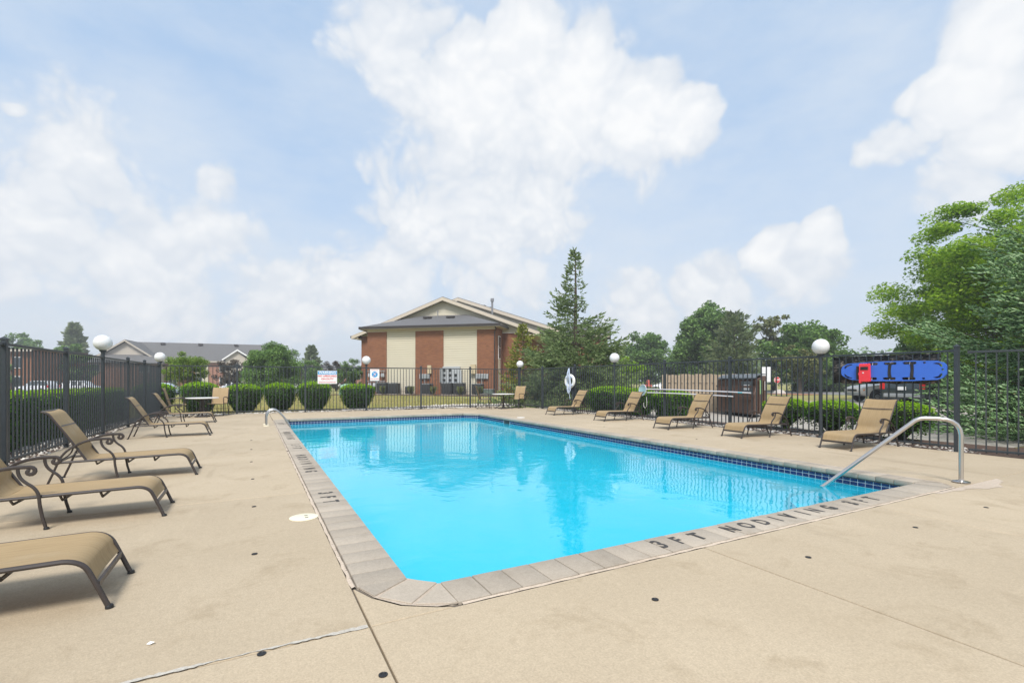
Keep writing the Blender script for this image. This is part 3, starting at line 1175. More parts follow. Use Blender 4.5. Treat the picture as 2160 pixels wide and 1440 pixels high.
def fence(name, label, pts, skip_posts=(), zoff=None):
    root = thing(name, label, 'fence', (pts[0][0], pts[0][1], 0))
    ox, oy = pts[0]
    rr_ = random.Random(len(pts))
    for i, (x, y) in enumerate(pts):
        if i not in skip_posts:
            j = min(i + 1, len(pts) - 1)
            a = math.atan2(pts[j][1] - pts[j - 1][1], pts[j][0] - pts[j - 1][0])
            obj('post', POST, root, (x - ox, y - oy, 0), a)
    for i in range(len(pts) - 1):
        a, b = Vector(pts[i]), Vector(pts[i + 1])
        dz = zoff[i] if zoff else 0.0
        L = (b - a).length
        d = (b - a) / L
        ang = math.atan2(d.y, d.x)
        mid = (a + b) / 2 - Vector((ox, oy))
        MB().box((0, 0, 0), (L - .064, .034, .036)).build('top_rail', 'fence', root, False, .003, (mid.x, mid.y, 1.70 + dz)).rotation_euler = (0, 0, ang)
        MB().box((0, 0, 0), (L - .064, .034, .034)).build('bottom_rail', 'fence', root, False, .003, (mid.x, mid.y, .085 + dz)).rotation_euler = (0, 0, ang)
        for e in (.045, L - .045):
            p = a + d * e - Vector((ox, oy))
            obj('rail_bracket', BRK, root, (p.x, p.y, 1.70 + dz), ang)
        cnt = round(L / .124)
        for k in range(1, cnt):
            p = a + d * (L * k / cnt) - Vector((ox, oy))
            o = obj('picket', PICK, root, (p.x, p.y, dz), ang + rr_.uniform(-.03, .03))
            o.rotation_euler = (rr_.uniform(-.0015, .0015), rr_.uniform(-.002, .002), ang)
    return root


LF = [(-3.0 + .033 * (y - 9.2), y) for y in (4.75, 7.0, 9.2, 11.45, 13.55, 15.62, 17.43, 19.4)]
BF = [(-2.66, 19.99), (-.45, 19.92), (1.80, 19.83), (4.04, 19.74), (6.26, 19.65), (8.46, 19.56), (10.84, 19.47)]
RF = [(10.93, 19.40), (10.87, 17.44), (10.79, 15.0), (10.72, 12.64), (10.65, 10.34), (10.58, 8.09), (10.52, 5.86), (10.45, 3.61)]
CF = [(10.47, 3.50), (11.05, 1.4), (11.7, -.9)]
fence('picket_fence', 'dark metal picket fence along the left side behind the loungers', LF, (4,))
fence('picket_fence', 'dark metal picket fence across the far end of the deck', BF, (0, 3))
fence('picket_fence', 'dark metal picket fence along the right side behind the loungers', RF, (0, 3, 6))
fence('picket_fence', 'dark metal picket fence section right of the tall corner post at the right edge', CF, (0,), [-.03, -.03])

# ================================================================== GLOBE LAMPS
def lamp(x, y, label, zc=1.98, r=.19):
    root = thing('globe_lamp', label, 'lamp', (x, y, 0), 0, 'globe lamps along the fence')
    MB().lathe([(.036, 0.04), (.036, 1.0), (.036, zc - r + .012)], 16).build('pole', 'fence', root, True)
    MB().lathe([(.062, 0), (.062, .012), (.045, .03), (.0365, .04)], 16).build('base_flange', 'fence', root, True)
    MB().lathe([(.05, zc - r - .03), (.066, zc - r - .004), (.066, zc - r + .016), (.03, zc - r + .03)], 18).build('fitter', 'fence', root, True)
    prof_ = [(r * math.sin(t), zc - r * math.cos(t)) for t in lin(.32, PI - .001, 22)]
    MB().lathe(prof_, 32).build('globe', 'globe', root, True)
    return root


lamp(*LF[4], 'white globe lamp in the left fence, the largest on the left', 2.02, .170)
lamp(-2.665, 19.66, 'white globe lamp at the far left corner of the deck', 1.97, .158)
lamp(BF[3][0], BF[3][1], 'white globe lamp beside the NO DIVING sign in the back fence', 2.0, .168)
lamp(10.9, 19.44, 'small white globe lamp at the far right corner behind the round table', 1.94, .162)
lamp(*RF[3], 'white globe lamp in the right fence beside the big spruce and clipped hedge', 1.95, .164)
lamp(*RF[6], 'white globe lamp in the right fence next to the blue board', 1.905, .163)


# ================================================================== LOUNGERS
def bez(p0, p1, p2, n=6):
    p0, p1, p2 = Vector(p0), Vector(p1), Vector(p2)
    return [((1 - t) ** 2 * p0 + 2 * t * (1 - t) * p1 + t * t * p2) for t in [i / n for i in range(n + 1)]]


def sling_sheet(path, hw, th=.006):
    """thin two-sided sheet following a path of (x, z), width 2*hw; sags a little across"""
    mb = MB()
    K = 6
    n_ = len(path)
    top, bot = [], []
    for i, (x, z) in enumerate(path):
        a = path[max(0, i - 1)]
        b = path[min(n_ - 1, i + 1)]
        t = Vector((b[0] - a[0], b[1] - a[1])).normalized()
        nx, nz = -t.y, t.x
        if nz < 0:
            nx, nz = -nx, -nz
        for k in range(K + 1):
            s = -1 + 2 * k / K
            sag = -.012 * (1 - s * s)
            top.append((x + nx * sag, s * hw, z + nz * sag))
            bot.append((x + nx * (sag - th), s * hw, z + nz * (sag - th)))
    mb.v = top + bot
    o = len(top)
    W_ = K + 1
    for i in range(n_ - 1):
        for k in range(K):
            a = i * W_ + k
            mb.f.append((a, a + 1, a + W_ + 1, a + W_))
            mb.f.append((o + a + W_, o + a + W_ + 1, o + a + 1, o + a))
    for i in range(n_ - 1):
        for k in (0, K):
            a = i * W_ + k
            mb.f.append((a, a + W_, o + a + W_, o + a))
    for i in (0, n_ - 1):
        for k in range(K):
            a = i * W_ + k
            mb.f.append((a, a + 1, o + a + 1, o + a))
    return mb


def make_lounger():
    root = thing('sun_lounger', 'x', 'sun lounger')
    HW = .262
    # side rail profile: foot of front leg -> bend -> long rail to the back
    rail = [(0, 0, 0), (-.04, 0, .10), (-.076, 0, .188)] + [tuple(p) for p in bez((-.088, 0, .215), (-.115, 0, .268), (-.19, 0, .274), 6)]
    rail += [(-.45, 0, .270), (-.80, 0, .264), (-1.08, 0, .260), (-1.34, 0, .256)]
    for s in (-1, 1):
        MB().tube([(x, s * HW, z) for x, _, z in rail], .0135, 8, True, 1.0, (0, 1, 0)).build('side_rail', 'bronze', root, True)
    # backrest frame
    bk = [(-1.085, 0, .268), (-1.16, 0, .40), (-1.28, 0, .60), (-1.385, 0, .765)] + [tuple(p) for p in bez((-1.40, 0, .79), (-1.425, 0, .832), (-1.475, 0, .842), 4)]
    for s in (-1, 1):
        MB().tube([(x, s * (HW - .004), z) for x, _, z in bk], .0125, 8, True, 1.0, (0, 1, 0)).build('back_rail', 'bronze', root, True)
    # arms: front leg rising in an S into the arm, with a scroll; arm runs back and down to the rear leg
    for s in (-1, 1):
        y = s * (HW + .022)
        leg = [(-.775, y, 0), (-.80, y, .10), (-.815, y, .20)] + [tuple(p) for p in bez((-.82, y, .27), (-.83, y, .335), (-.885, y, .375), 5)] + \
              [tuple(p) for p in bez((-.90, y, .39), (-.945, y, .43), (-.945, y, .50), 5)]
        MB().tube(leg, .0125, 8, True, 1.0, (0, 1, 0)).build('front_arm_leg', 'bronze', root, True)
        scroll = []
        for q in range(13):
            t = q / 12
            a = PI / 2 - t * 2.2 * PI * .92
            rr_ = .036 * (1 - .72 * t)
            scroll.append((-.872 + rr_ * math.cos(a) * 1.0, y, .474 + rr_ * math.sin(a)))
        arm = [tuple(p) for p in bez((-1.20, y, .42), (-1.12, y, .505), (-.95, y, .512), 7)] + scroll
        MB().tube(arm, [.011] * 6 + [.0125] * (len(arm) - 10) + [.0115, .011, .010, .009], 8, True, 1.25, (0, 1, 0)).build('armrest', 'bronze', root, True)
        rear = [tuple(p) for p in bez((-1.195, y, .435), (-1.29, y, .37), (-1.325, y, .27), 6)] + [(-1.37, y, .14), (-1.425, y, 0)]
        MB().tube(rear, .012, 8, True, 1.0, (0, 1, 0)).build('rear_leg', 'bronze', root, True)
        # ratchet arc between backrest and rail
        arc = bez((-1.20, y - s * .02, .44), (-1.20, y - s * .02, .33), (-1.32, y - s * .02, .285), 6)
        MB().tube([tuple(p) for p in arc], .008, 6, True).build('ratchet_arc', 'bronze', root, True)
    # cross bars
    MB().box((-.050, 0, .13), (.016, HW * 2 - .02, .032), 0).build('foot_bar', 'bronze', root, False, .003)
    for x in (-.42, -.68, -.98):
        z = .262 - .02
        pth = [(x - .02, -HW + .01, z + .012), (x - .02, -HW + .07, z - .035), (x - .02, HW - .07, z - .035), (x - .02, HW - .01, z + .012)]
        MB().tube(pth, .010, 6).build('under_brace', 'bronze', root, True)
    MB().tube([(-1.325, -HW, .268), (-1.325, HW, .268)], .012, 8).build('rear_bar', 'bronze', root, True)
    MB().tube([(-1.475, -HW, .842), (-1.475, HW, .842)], .012, 8).build('head_bar', 'bronze', root, True)
    MB().tube([(-1.20, -HW, .45), (-1.20, HW, .45)], .010, 8).build('back_bar', 'bronze', root, True)
    # slings
    seat = [(-.058, .150), (-.082, .20)] + [(p.x, p.z + .012) for p in bez((-.088, 0, .215), (-.115, 0, .268), (-.19, 0, .274), 6)]
    seat += [(-.4, .283), (-.62, .279), (-.85, .276), (-1.06, .273)]
    sling_sheet(seat, HW - .008).build('seat_sling', 'sling', root, True)
    back = [(-1.062, .270), (-1.10, .288), (-1.15, .365)] + [(x + .012, z + .008) for x, _, z in bk[1:]]
    sling_sheet(back, HW - .010).build('back_sling', 'sling', root, True)
    hp = MB()
    hp.add([(-1.315, -HW + .012, .668), (-1.315, HW - .012, .668), (-1.322, HW - .012, .682), (-1.322, -HW + .012, .682)], [(0, 1, 2, 3)])
    hp.v = [(x + .012, y, z) for x, y, z in hp.v]
    hp.build('head_seam', 'bronze', root)
    for s in (-1, 1):
        for x, z in ((0, 0), (-.775, 0), (-1.425, 0)):
            yy = s * (HW if x == 0 else HW + .022)
            MB().lathe([(.019, 0), (.019, .012), (.016, .018)], 10, (x, yy, 0)).build('foot_cap', 'black', root, True)
    return root


LOUNGE = [
    (-.66, 3.52, 0, 'nearest tan lounger on the left, only its foot end showing at the left edge'),
    (-.68, 5.50, 0, 'second nearest tan lounger on the left side, its backrest cut by the left edge'),
    (-.615, 7.60, 0, 'tan lounger on the left side, nearest one whose whole raised backrest shows'),
    (-.79, 12.68, 0, 'tan lounger on the left side standing level with the left fence globe lamp'),
    (-.905, 16.40, 0, 'farthest tan lounger on the left side, in front of the left round table'),
    (9.11, 14.14, 180, 'farthest tan lounger on the right side, below the life ring'),
    (9.06, 11.38, 177, 'tan lounger on the right side, second from the far end, under the skimmer net'),
    (8.89, 8.76, 176, 'middle tan lounger of the right row, in front of the board enclosure'),
    (8.91, 6.78, 174, 'tan lounger on the right side, second nearest, in front of the brown dumpster'),
    (8.94, 4.74, 178, 'nearest tan lounger on the right side, below the blue board')]
proto = make_lounger()
for i, (x, y, a, lab) in enumerate(LOUNGE):
    o = proto if i == 0 else copy_tree(proto)
    o.location = (x, y, 0)
    o.rotation_euler = (0, 0, R(a))
    tag(o, lab, 'sun lounger', 'sling loungers on the pool deck')


# ================================================================== TABLES AND CHAIRS
def make_chair():
    root = thing('patio_chair', 'x', 'chair')
    HW = .25
    for s in (-1, 1):
        y = s * HW
        MB().tube([(.25, y, 0)] + [tuple(p) for p in bez((.23, y, .25), (.20, y, .42), (.22, y, .60), 5)] + [(.20, y, .625), (.05, y, .635), (-.16, y, .61), (-.24, y, .56)],
                  .014, 8, True, 1.0, (0, 1, 0)).build('arm_frame', 'bronze', root, True)
        MB().tube([(-.34, y, 0), (-.27, y, .22), (-.20, y, .40), (.20, y, .42)], .013, 8, True, 1.0, (0, 1, 0)).build('rear_leg', 'bronze', root, True)
        MB().tube([(-.19, y, .38), (-.25, y, .58), (-.33, y, .86), (-.37, y, .94)], .013, 8, True, 1.0, (0, 1, 0)).build('back_rail', 'bronze', root, True)
    MB().tube([(.205, -HW, .40), (.205, HW, .40)], .011, 8).build('seat_bar', 'bronze', root, True)
    MB().tube([(-.27, -HW, .22), (-.27, HW, .22)], .010, 8).build('rear_bar', 'bronze', root, True)
    sling_sheet([(.235, .405), (.20, .425), (0, .41), (-.16, .395), (-.20, .43)], HW - .01).build('seat_sling', 'sling', root, True)
    sling_sheet([(-.195, .42), (-.24, .58), (-.32, .86), (-.362, .945), (-.385, .955)], HW - .006).build('back_sling', 'sling', root, True)
    return root


def make_table():
    root = thing('patio_table', 'x', 'table')
    zt = .635
    MB().lathe([(.455, zt - .03), (.472, zt - .022), (.476, zt - .008), (.468, zt), (.02, zt + .002)], 40).build('table_top', 'tabletop', root, True)
    for k in range(4):
        a = k * PI / 2 + .4
        c, s = math.cos(a), math.sin(a)
        pth = [(c * r_, s * r_, z) for r_, z in ((.40, .0), (.30, .05), (.16, .14), (.075, .26), (.06, .38), (.10, .50), (.2, .585), (.30, .604))]
        MB().tube(pth, .016, 8).build('leg', 'bronze', root, True)
    MB().lathe([(.075, .24), (.085, .255), (.085, .275), (.075, .29)], 16).build('leg_collar', 'bronze', root, True)
    MB().lathe([(.22, 0), (.22, .03), (.05, .06), (.026, .08), (.026, .6)], 20).build('umbrella_base', 'bronze', root, True)
    return root


t1 = make_table()
t1.location = (-1.42, 18.85, 0)
tag(t1, 'round white-topped patio table near the far left corner', 'table', 'round patio tables')
t2 = copy_tree(t1)
t2.location = (9.42, 18.25, 0)
t2.rotation_euler = (0, 0, .5)
tag(t2, 'round white-topped patio table near the far right corner', 'table', 'round patio tables')
ch = make_chair()
CH = [(-2.12, 18.98, 0, 'tan sling chair left of the left round table, turned side on'),
      (-1.02, 19.42, -104, 'tan sling chair behind the left round table, its back to the fence'),
      (8.70, 18.58, -18, 'tan sling chair left of the right round table, turned side on'),
      (10.10, 18.30, -150, 'tan sling chair right of the right round table, facing it')]
for i, (x, y, a, lab) in enumerate(CH):
    o = ch if i == 0 else copy_tree(ch)
    o.location = (x, y, 0)
    o.rotation_euler = (0, 0, R(a))
    tag(o, lab, 'chair', 'sling patio chairs')


# ================================================================== THINGS ON THE FENCES
def board(root, w, h, mat, name='panel', th=.006, z=0):
    return MB().box((0, z, 0), (w, th, h)).build(name, mat, root, False, .001)


# WARNING sign: faces -Y
sx = 2.58
ws = thing('warning_sign', 'white and blue WARNING sign in red letters on the back fence', 'sign', (sx, 19.765, 1.32), R(-2.3))
board(ws, .70, .50, 'white')
MB().box((0, -.0042, .172), (.68, .003, .125)).build('blue_band', 'sign_blue', ws)
text_obj('WARNING', .125, 'white', ws, (0, -.0068, .172), (R(90), 0, 0), bold=.004, sx=1.02)
text_obj('NO LIFEGUARD', .098, 'sign_red', ws, (0, -.0046, .045), (R(90), 0, 0), bold=.003, sx=.98)
text_obj('ON DUTY', .098, 'sign_red', ws, (0, -.0046, -.068), (R(90), 0, 0), bold=.003, sx=1.0)
rr = random.Random(2)
fine_ = MB()
x = -.31
while x < .3:
    w_ = rr.uniform(.008, .035)
    for zz in (-.175, -.205):
        fine_.box((x + w_ / 2, -.0046, zz + rr.uniform(-.003, .003)), (w_, .002, .015))
    x += w_ + .010
fine_.build('small_print', 'sign_red', ws)

nd = thing('no_diving_sign', 'white NO DIVING sign with blue disc beside the back fence lamp', 'sign', (4.36, 19.70, 1.42), R(-2.3))
board(nd, .36, .46, 'white')
circ = MB()
circ.lathe([(.115, 0), (.115, .002), (.001, .002)], 32)
c_o = circ.build('blue_disc', 'sign_blue', nd, False, 0, (0, -.0035, .02))
c_o.rotation_euler = (R(90), 0, 0)
sl = MB().box((0, 0, 0), (.022, .0015, .21))
so = sl.build('slash', 'pale_red', nd, False, 0, (0, -.0066, .02))
so.rotation_euler = (0, R(38), 0)
fig = MB()
fig.tube([(-.055, 0, .055), (-.02, 0, .03), (.02, 0, -.01), (.045, 0, -.045)], [.012, .014, .013, .008], 6, True)
fig.tube([(.0, 0, .03), (.05, 0, .045)], .008, 6)
fo = fig.build('diver_figure', 'white', nd, False, 0, (0, -.0062, .02))
fo.scale = (1, .12, 1)
text_obj('NO DIVING', .066, 'pale_red', nd, (0, -.0042, -.165), (R(90), 0, 0), bold=.002, sx=.95)
fine_ = MB()
for zz in (.198, .175):
    x = -.13
    while x < .12:
        w_ = rr.uniform(.012, .03)
        fine_.box((x + w_ / 2, -.0042, zz), (w_, .002, .012))
        x += w_ + .007
fine_.build('small_print', 'pale_red', nd)

# life ring on its post: hangs from a hook, seen a little edge-on
lr = thing('life_ring', 'white life ring hung with a coil of pale rope at the right fence', 'life ring', (10.60, 15.05, 1.17), R(-79))
tor = MB()
seg, sub = 40, 14
for i in range(seg):
    a = 2 * PI * i / seg
    for k in range(sub):
        b = 2 * PI * k / sub
        rad = .205 + .066 * math.cos(b)
        tor.v.append((rad * math.cos(a), .045 * math.sin(b), rad * math.sin(a)))
for i in range(seg):
    for k in range(sub):
        tor.f.append((i * sub + k, ((i + 1) % seg) * sub + k, ((i + 1) % seg) * sub + (k + 1) % sub, i * sub + (k + 1) % sub))
tor.build('ring', 'ring', lr, True)
for a in (45, 135, 225, 315):
    bd = MB()
    c_, s_ = math.cos(R(a)), math.sin(R(a))
    bd.tube([(.205 * math.cos(R(a + q)), 0, .205 * math.sin(R(a + q))) for q in (-7, 0, 7)], .0685, 14, True, .70, (0, 1, 0))
    bd.build('rope_band', 'rope', lr, True)
lp = thing('coiled_rope', 'coil of pale blue rope looped over and hanging below the life ring', 'rope', (10.60, 15.05, 1.17), R(-79))
rr = random.Random(9)
for k in range(7):
    w_ = rr.uniform(.03, .11)
    dn = rr.uniform(-.46, -.28)
    ph = rr.uniform(-.04, .04)
    pth = [(ph * .4, -.05, .49), (-w_ * .5 + ph, -.06 - .01 * k, .25), (-w_ + ph, -.065, -.05), (-w_ * .8 + ph, -.06, dn * .8), (ph, -.062, dn), (w_ * .8 + ph, -.06, dn * .75),
           (w_ + ph, -.065, -.1), (w_ * .5 + ph, -.06, .22), (ph * .4 + .01, -.05, .49)]
    P2 = []
    for q in range(len(pth) - 1):
        a, b = Vector(pth[q]), Vector(pth[q + 1])
        pa, pb = Vector(pth[max(0, q - 1)]), Vector(pth[min(len(pth) - 1, q + 2)])
        for t in (0, .33, .66):
            P2.append(.5 * ((2 * a) + (b - pa) * t + (2 * pa - 5 * a + 4 * b - pb) * t * t + (-pa + 3 * a - 3 * b + pb) * t ** 3))
    P2.append(Vector(pth[-1]))
    MB().tube([tuple(p) for p in P2], .008, 5).build('rope_loop', 'rope', lp, True)
MB().tube([(0, -.06, -.25), (.01, -.06, -.45), (.05, -.06, -.60), (.06, -.06, -.68)], .008, 5).build('rope_tail', 'rope', lp, True)
rp = thing('ring_post', 'short dark post holding the life ring at the right fence', 'post', (10.72, 15.03, 0))
MB().lathe([(.03, 0), (.03, 1.66), (.02, 1.68)], 12).build('pole', 'fence', rp, True)
MB().tube([(0, 0, 1.63), (-.07, 0, 1.64), (-.10, 0, 1.67)], .008, 6).build('hook', 'fence', rp, True)

# leaf skimmer and pole hung along the right fence
def fline(y):
    return 10.45 + .03 * (y - 3.61) - .075


def fence_pole(name, label, y0, z0, y1, z1, net):
    rt = thing(name, label, 'pool pole', (fline(y0), y0, 0))
    ox, oy = fline(y0), y0
    pts_ = []
    for k in range(9):
        t = k / 8
        y = y0 + (y1 - y0) * t
        pts_.append((fline(y) - ox, y - oy, z0 + (z1 - z0) * t + (.012 * math.sin(t * PI))))
    MB().tube(pts_, .0155, 8).build('pole', 'alu', rt, True)
    return rt, pts_


s1, p_ = fence_pole('leaf_skimmer', 'pool leaf skimmer with pale net hung along the right fence', 11.05, .935, 7.45, .90, True)
nt = MB()
K = 18
ring_ = []
for k in range(K):
    a = 2 * PI * k / K
    yy = .13 + .155 * math.cos(a) * (1 + .1 * math.sin(a))
    zz = .90 + .17 * math.sin(a)
    zz += -.02 * math.cos(a)
    ring_.append((.0, yy, zz))
nt.add([(-.012 - .03 * 0, y, z) for _, y, z in ring_] + [(.03, .13, .90)], [(k, (k + 1) % K, K) for k in range(K)])
nt.build('net', 'net', s1, True)
MB().tube([(-.012, y, z) for _, y, z in ring_] + [(-.012, ring_[0][1], ring_[0][2])], .010, 6, False).build('net_frame', 'alu', s1, True)
yq = 7.62 - 11.05
MB().tube([(fline(7.80) - fline(11.05), 7.80 - 11.05, .903), (fline(7.68) - fline(11.05), 7.68 - 11.05, .902)], .0175, 8).build('tape_band', 'teal_tape', s1, True)
s2, _ = fence_pole('telescopic_pole', 'second white pole hung just below the skimmer pole', 11.0, .83, 7.95, .80, False)
for y in (10.34, 8.09):
    for rt, z in ((s1, .925 if y > 9 else .905), (s2, .825 if y > 9 else .805)):
        px = rt.location
        MB().tube([(fline(y) - px.x + .09, y - px.y, z - .02), (fline(y) - px.x - .005, y - px.y, z - .022), (fline(y) - px.x - .028, y - px.y, z - .01), (fline(y) - px.x - .03, y - px.y, z + .02)],
                  .006, 6).build('hook', 'fence', rt, True)
rl = MB()
rl.tube([(0, 0, 0), (-.01, -.03, -.16), (-.01, -.02, -.28), (-.01, .04, -.34), (-.01, .10, -.30), (-.01, .11, -.18)], .006, 6)
tag(rl.build('loose_cord', 'white', None, True, 0, (fline(10.8), 11.02, .70)), 'thin white cord dangling below the skimmer net', 'cord')

# spine board: head end toward the far end of the fence
sbx = lambda y: fline(y) + .01
bl = 1.70
sb = thing('spine_board', 'blue plastic spine board with black straps hung on the right fence', 'spine board', (fline(4.55) - .01, 4.55, 1.37), math.atan2(-.9996, .03) * -1 + 0)
sb.rotation_euler = (0, R(0.6), 0)
sb.location = (10.405, 4.56, 1.375)
# outline in (y, z), thickness along x; length along y: head at +y
out = [(-.84, -.07), (-.80, -.13), (-.72, -.165), (-.52, -.175), (-.40, -.185), (.22, -.19), (.45, -.18), (.62, -.165), (.73, -.12), (.80, -.075), (.815, -.03),
       (.815, .04), (.79, .10), (.70, .15), (.58, .16), (.42, .165), (.20, .178), (-.40, .178), (-.52, .17), (-.70, .165), (-.80, .13), (-.84, .08)]
holes = []


def slot(y0, y1, z, r_=.024):
    pts_ = [(y0 + r_ * math.cos(a), z + r_ * math.sin(a)) for a in lin(PI / 2, 3 * PI / 2, 5)]
    pts_ += [(y1 + r_ * math.cos(a), z + r_ * math.sin(a)) for a in lin(-PI / 2, PI / 2, 5)]
    return pts_


for z, dy_ in ((.135, 0), (-.142, .012)):
    holes += [slot(.20 + dy_, .34 + dy_, z), slot(-.10 + dy_, .06 + dy_, z), slot(-.40 + dy_, -.24 + dy_, z), slot(-.545 + dy_, -.53 + dy_, z, .016)]
holes += [slot(-.795, -.79, .01, .017)]
for s in (1, -1):
    holes.append([(-.66, s * .118 - .004), (-.70, s * .135 - .004), (-.755, s * .125 - .004), (-.79, s * .085), (-.785, s * .05), (-.76, s * .062), (-.73, s * .10 - .004)])
    holes.append([(.60, s * .125), (.64, s * .118), (.71, s * .085), (.745, s * .045), (.765, s * .055), (.755, s * .095), (.71, s * .125), (.64, s * .142)])
bm = bmesh.new()


def loop(pts_):
    vs_ = [bm.verts.new((0, y, z)) for y, z in pts_]
    return [bm.edges.new((vs_[i], vs_[(i + 1) % len(vs_)])) for i in range(len(vs_))]


es = loop(out)
for h in holes:
    es += loop(h)
bmesh.ops.triangle_fill(bm, use_beauty=True, use_dissolve=False, edges=es)
ext = bmesh.ops.extrude_face_region(bm, geom=list(bm.faces))
for v in ext['geom']:
    if isinstance(v, bmesh.types.BMVert):
        v.co.x -= .045
bmesh.ops.recalc_face_normals(bm, faces=bm.faces)
me = bpy.data.meshes.new('board')
bm.to_mesh(me)
bm.free()
me.materials.append(M['blue_board'])
obj('board', me, sb)
for z, dy_ in ((.135, 0), (-.142, .012)):
    for y in (.27, -.02, -.32):
        MB().box((-.0225, y + dy_, z), (.02, .009, .05)).build('strap_pin', 'white', sb)
for y, t_ in ((-.03, .04), (-.355, -.01)):
    mb = MB()
    K = 8
    for k in range(K + 1):
        z = -.145 + .285 * k / K
        o_ = t_ * math.sin(k / K * PI) * .5
        mb.v += [(-.049 - .004 * math.sin(k), y - .026 + o_, z), (-.049 - .004 * math.sin(k), y + .026 + o_, z)]
    for k in range(K):
        mb.f.append((2 * k, 2 * k + 1, 2 * k + 3, 2 * k + 2))
    mb.build('strap', 'strap', sb)
# red head immobiliser strapped to the board
hi = thing('head_immobiliser', 'red head immobiliser with black strap on the blue spine board', 'head block', (10.352, 4.48, 1.345))
mb = MB()
oo = [(.545, .165), (.53, .178), (.505, .165), (.485, .178), (.46, .165), (.44, .178), (.415, .165), (.395, .178), (.372, .165), (.365, -.16), (.39, -.175), (.41, -.16), (.435, -.178), (.455, -.16),
      (.48, -.176), (.505, -.16), (.525, -.205), (.545, -.20), (.548, -.06), (.56, -.02), (.545, .02)]
mb.v = [(0, y, z) for y, z in oo] + [(-.055, y * .995 + .002, z * .97) for y, z in oo]
kn = len(oo)
mb.f = [tuple(range(kn)), tuple(range(2 * kn - 1, kn - 1, -1))] + [(i, (i + 1) % kn, kn + (i + 1) % kn, kn + i) for i in range(kn)]
mb.build('pad', 'red_foam', hi)
MB().box((-.058, .455, .085), (.008, .13, .062)).build('strap', 'strap', hi, False, .003)
MB().box((-.0575, .472, .0), (.004, .03, .010)).build('white_mark', 'white', hi)
MB().box((-.0595, .472, .0), (.004, .010, .03)).build('white_mark', 'white', hi)
MB().box((-.02, .585, .0), (.03, .045, .26)).build('black_block', 'strap', hi, False, .008)

# dark woven screen tied to the fence behind the board
m, N, b = new_mat('streaky_shade_cloth')
p = pos(N)
st_ = N.noise(N.vmath('MULTIPLY', p, (3, 4, 16)), 1.4, 6, .7, dist=1.2)
N.put(b.inputs['Base Color'], N.mix(N.maprange(st_, .50, .62), (.012, .012, .013), (.24, .21, .18)))  # near-black with paler uneven streaks
b.inputs['Roughness'].default_value = .7
M['cloth'] = m
sc = MB()
K = 30
for k in range(K + 1):
    y = 5.62 - 1.78 * k / K
    x = 10.45 + .03 * (y - 3.61) + .032 + .008 * math.sin(k * 1.7)
    sc.v += [(x, y, 1.675), (x, y, 1.14 + .01 * math.sin(k * .9))]
for k in range(K):
    sc.f.append((2 * k, 2 * k + 1, 2 * k + 3, 2 * k + 2))
so = sc.build('shade_cloth', M['cloth'], None, True)
so.modifiers.new('thickness', 'SOLIDIFY').thickness = .004
tag(so, 'streaky black cloth tied to the right fence behind the blue board', 'cloth')


# ================================================================== MAIN BRICK BUILDING
BR = math.atan2(-.661, .750)
mbd = thing('brick_building', 'two-storey brick and cream-sided building with grey hipped roof behind the pool', 'building', (9.151, 44.258, -.06), BR)


def part(name, mat, parent, fn, smooth=False, bevel=0.0):
    mb = MB()
    fn(mb)
    return mb.build(name, mat, parent, smooth, bevel)


WT = 5.76
XS = [0, 1.857, 4.62, 7.21, 10.24, 11.86]
for i in (0, 2, 4):
    part('brick_pier', 'brick', mbd, lambda m_: m_.span((XS[i], 0, 0), (XS[i + 1], .3, WT)))


def siding(mb, x0, x1, y, z0, z1, lap=.19):
    """lapped boards: a flat face with a shadowed groove above each"""
    z = z0
    while z < z1 - .01:
        zt = min(z + lap, z1)
        zg = max(z + .02, zt - .024)
        mb.add([(x0, y - .05, z), (x1, y - .05, z), (x1, y - .042, zg), (x0, y - .042, zg), (x0, y, zg), (x1, y, zg), (x1, y, zt), (x0, y, zt), (x0, y - .05, zt), (x1, y - .05, zt)],
               [(0, 1, 2, 3), (3, 2, 5, 4), (4, 5, 6, 7), (7, 6, 9, 8)])
        z = zt


for i in (1, 3):
    part('siding_panel', 'siding', mbd, lambda m_: siding(m_, XS[i], XS[i + 1], .12, .35, WT))
    part('siding_plinth', 'trim', mbd, lambda m_: m_.span((XS[i], .1, 0), (XS[i + 1], .28, .35)))
# right return of the projection, with a tall window over a siding strip
part('side_wall', 'brick', mbd, lambda m_: m_.span((11.56, .3, 0), (11.857, 2.5, WT)))
part('side_siding', 'siding', mbd, lambda m_: m_.span((11.857, .95, .3), (11.877, 1.65, 3.1)))
wf = part('window', 'white', mbd, lambda m_: m_.span((11.857, .92, 3.1), (11.90, 1.68, 5.1)))
part('pane', 'glass', wf, lambda m_: m_.span((11.897, 1.0, 4.12), (11.912, 1.60, 5.02)))
part('pane', 'glass', wf, lambda m_: m_.span((11.897, 1.0, 3.18), (11.912, 1.60, 4.06)))
part('left_return_wall', 'brick', mbd, lambda m_: m_.span((.003, .3, 0), (.3, 2.5, WT)))
# hipped roof over the projection
EX0, EX1, EY, RX0, RX1, RY, RZ = -.5, 12.36, -.5, 4.19, 8.43, 2.45, 7.2
EZ = WT + .22


def hip(mb):
    e = [(EX0, EY, EZ), (EX1, EY, EZ), (EX1, RY + .1, EZ), (EX0, RY + .1, EZ), (RX0, RY, RZ), (RX1, RY, RZ)]
    mb.add(e, [(0, 1, 5, 4), (1, 2, 5), (3, 0, 4)])
    mb.add([(x, y, z - .05) for x, y, z in e], [(0, 4, 5, 1), (1, 5, 2), (3, 4, 0)])


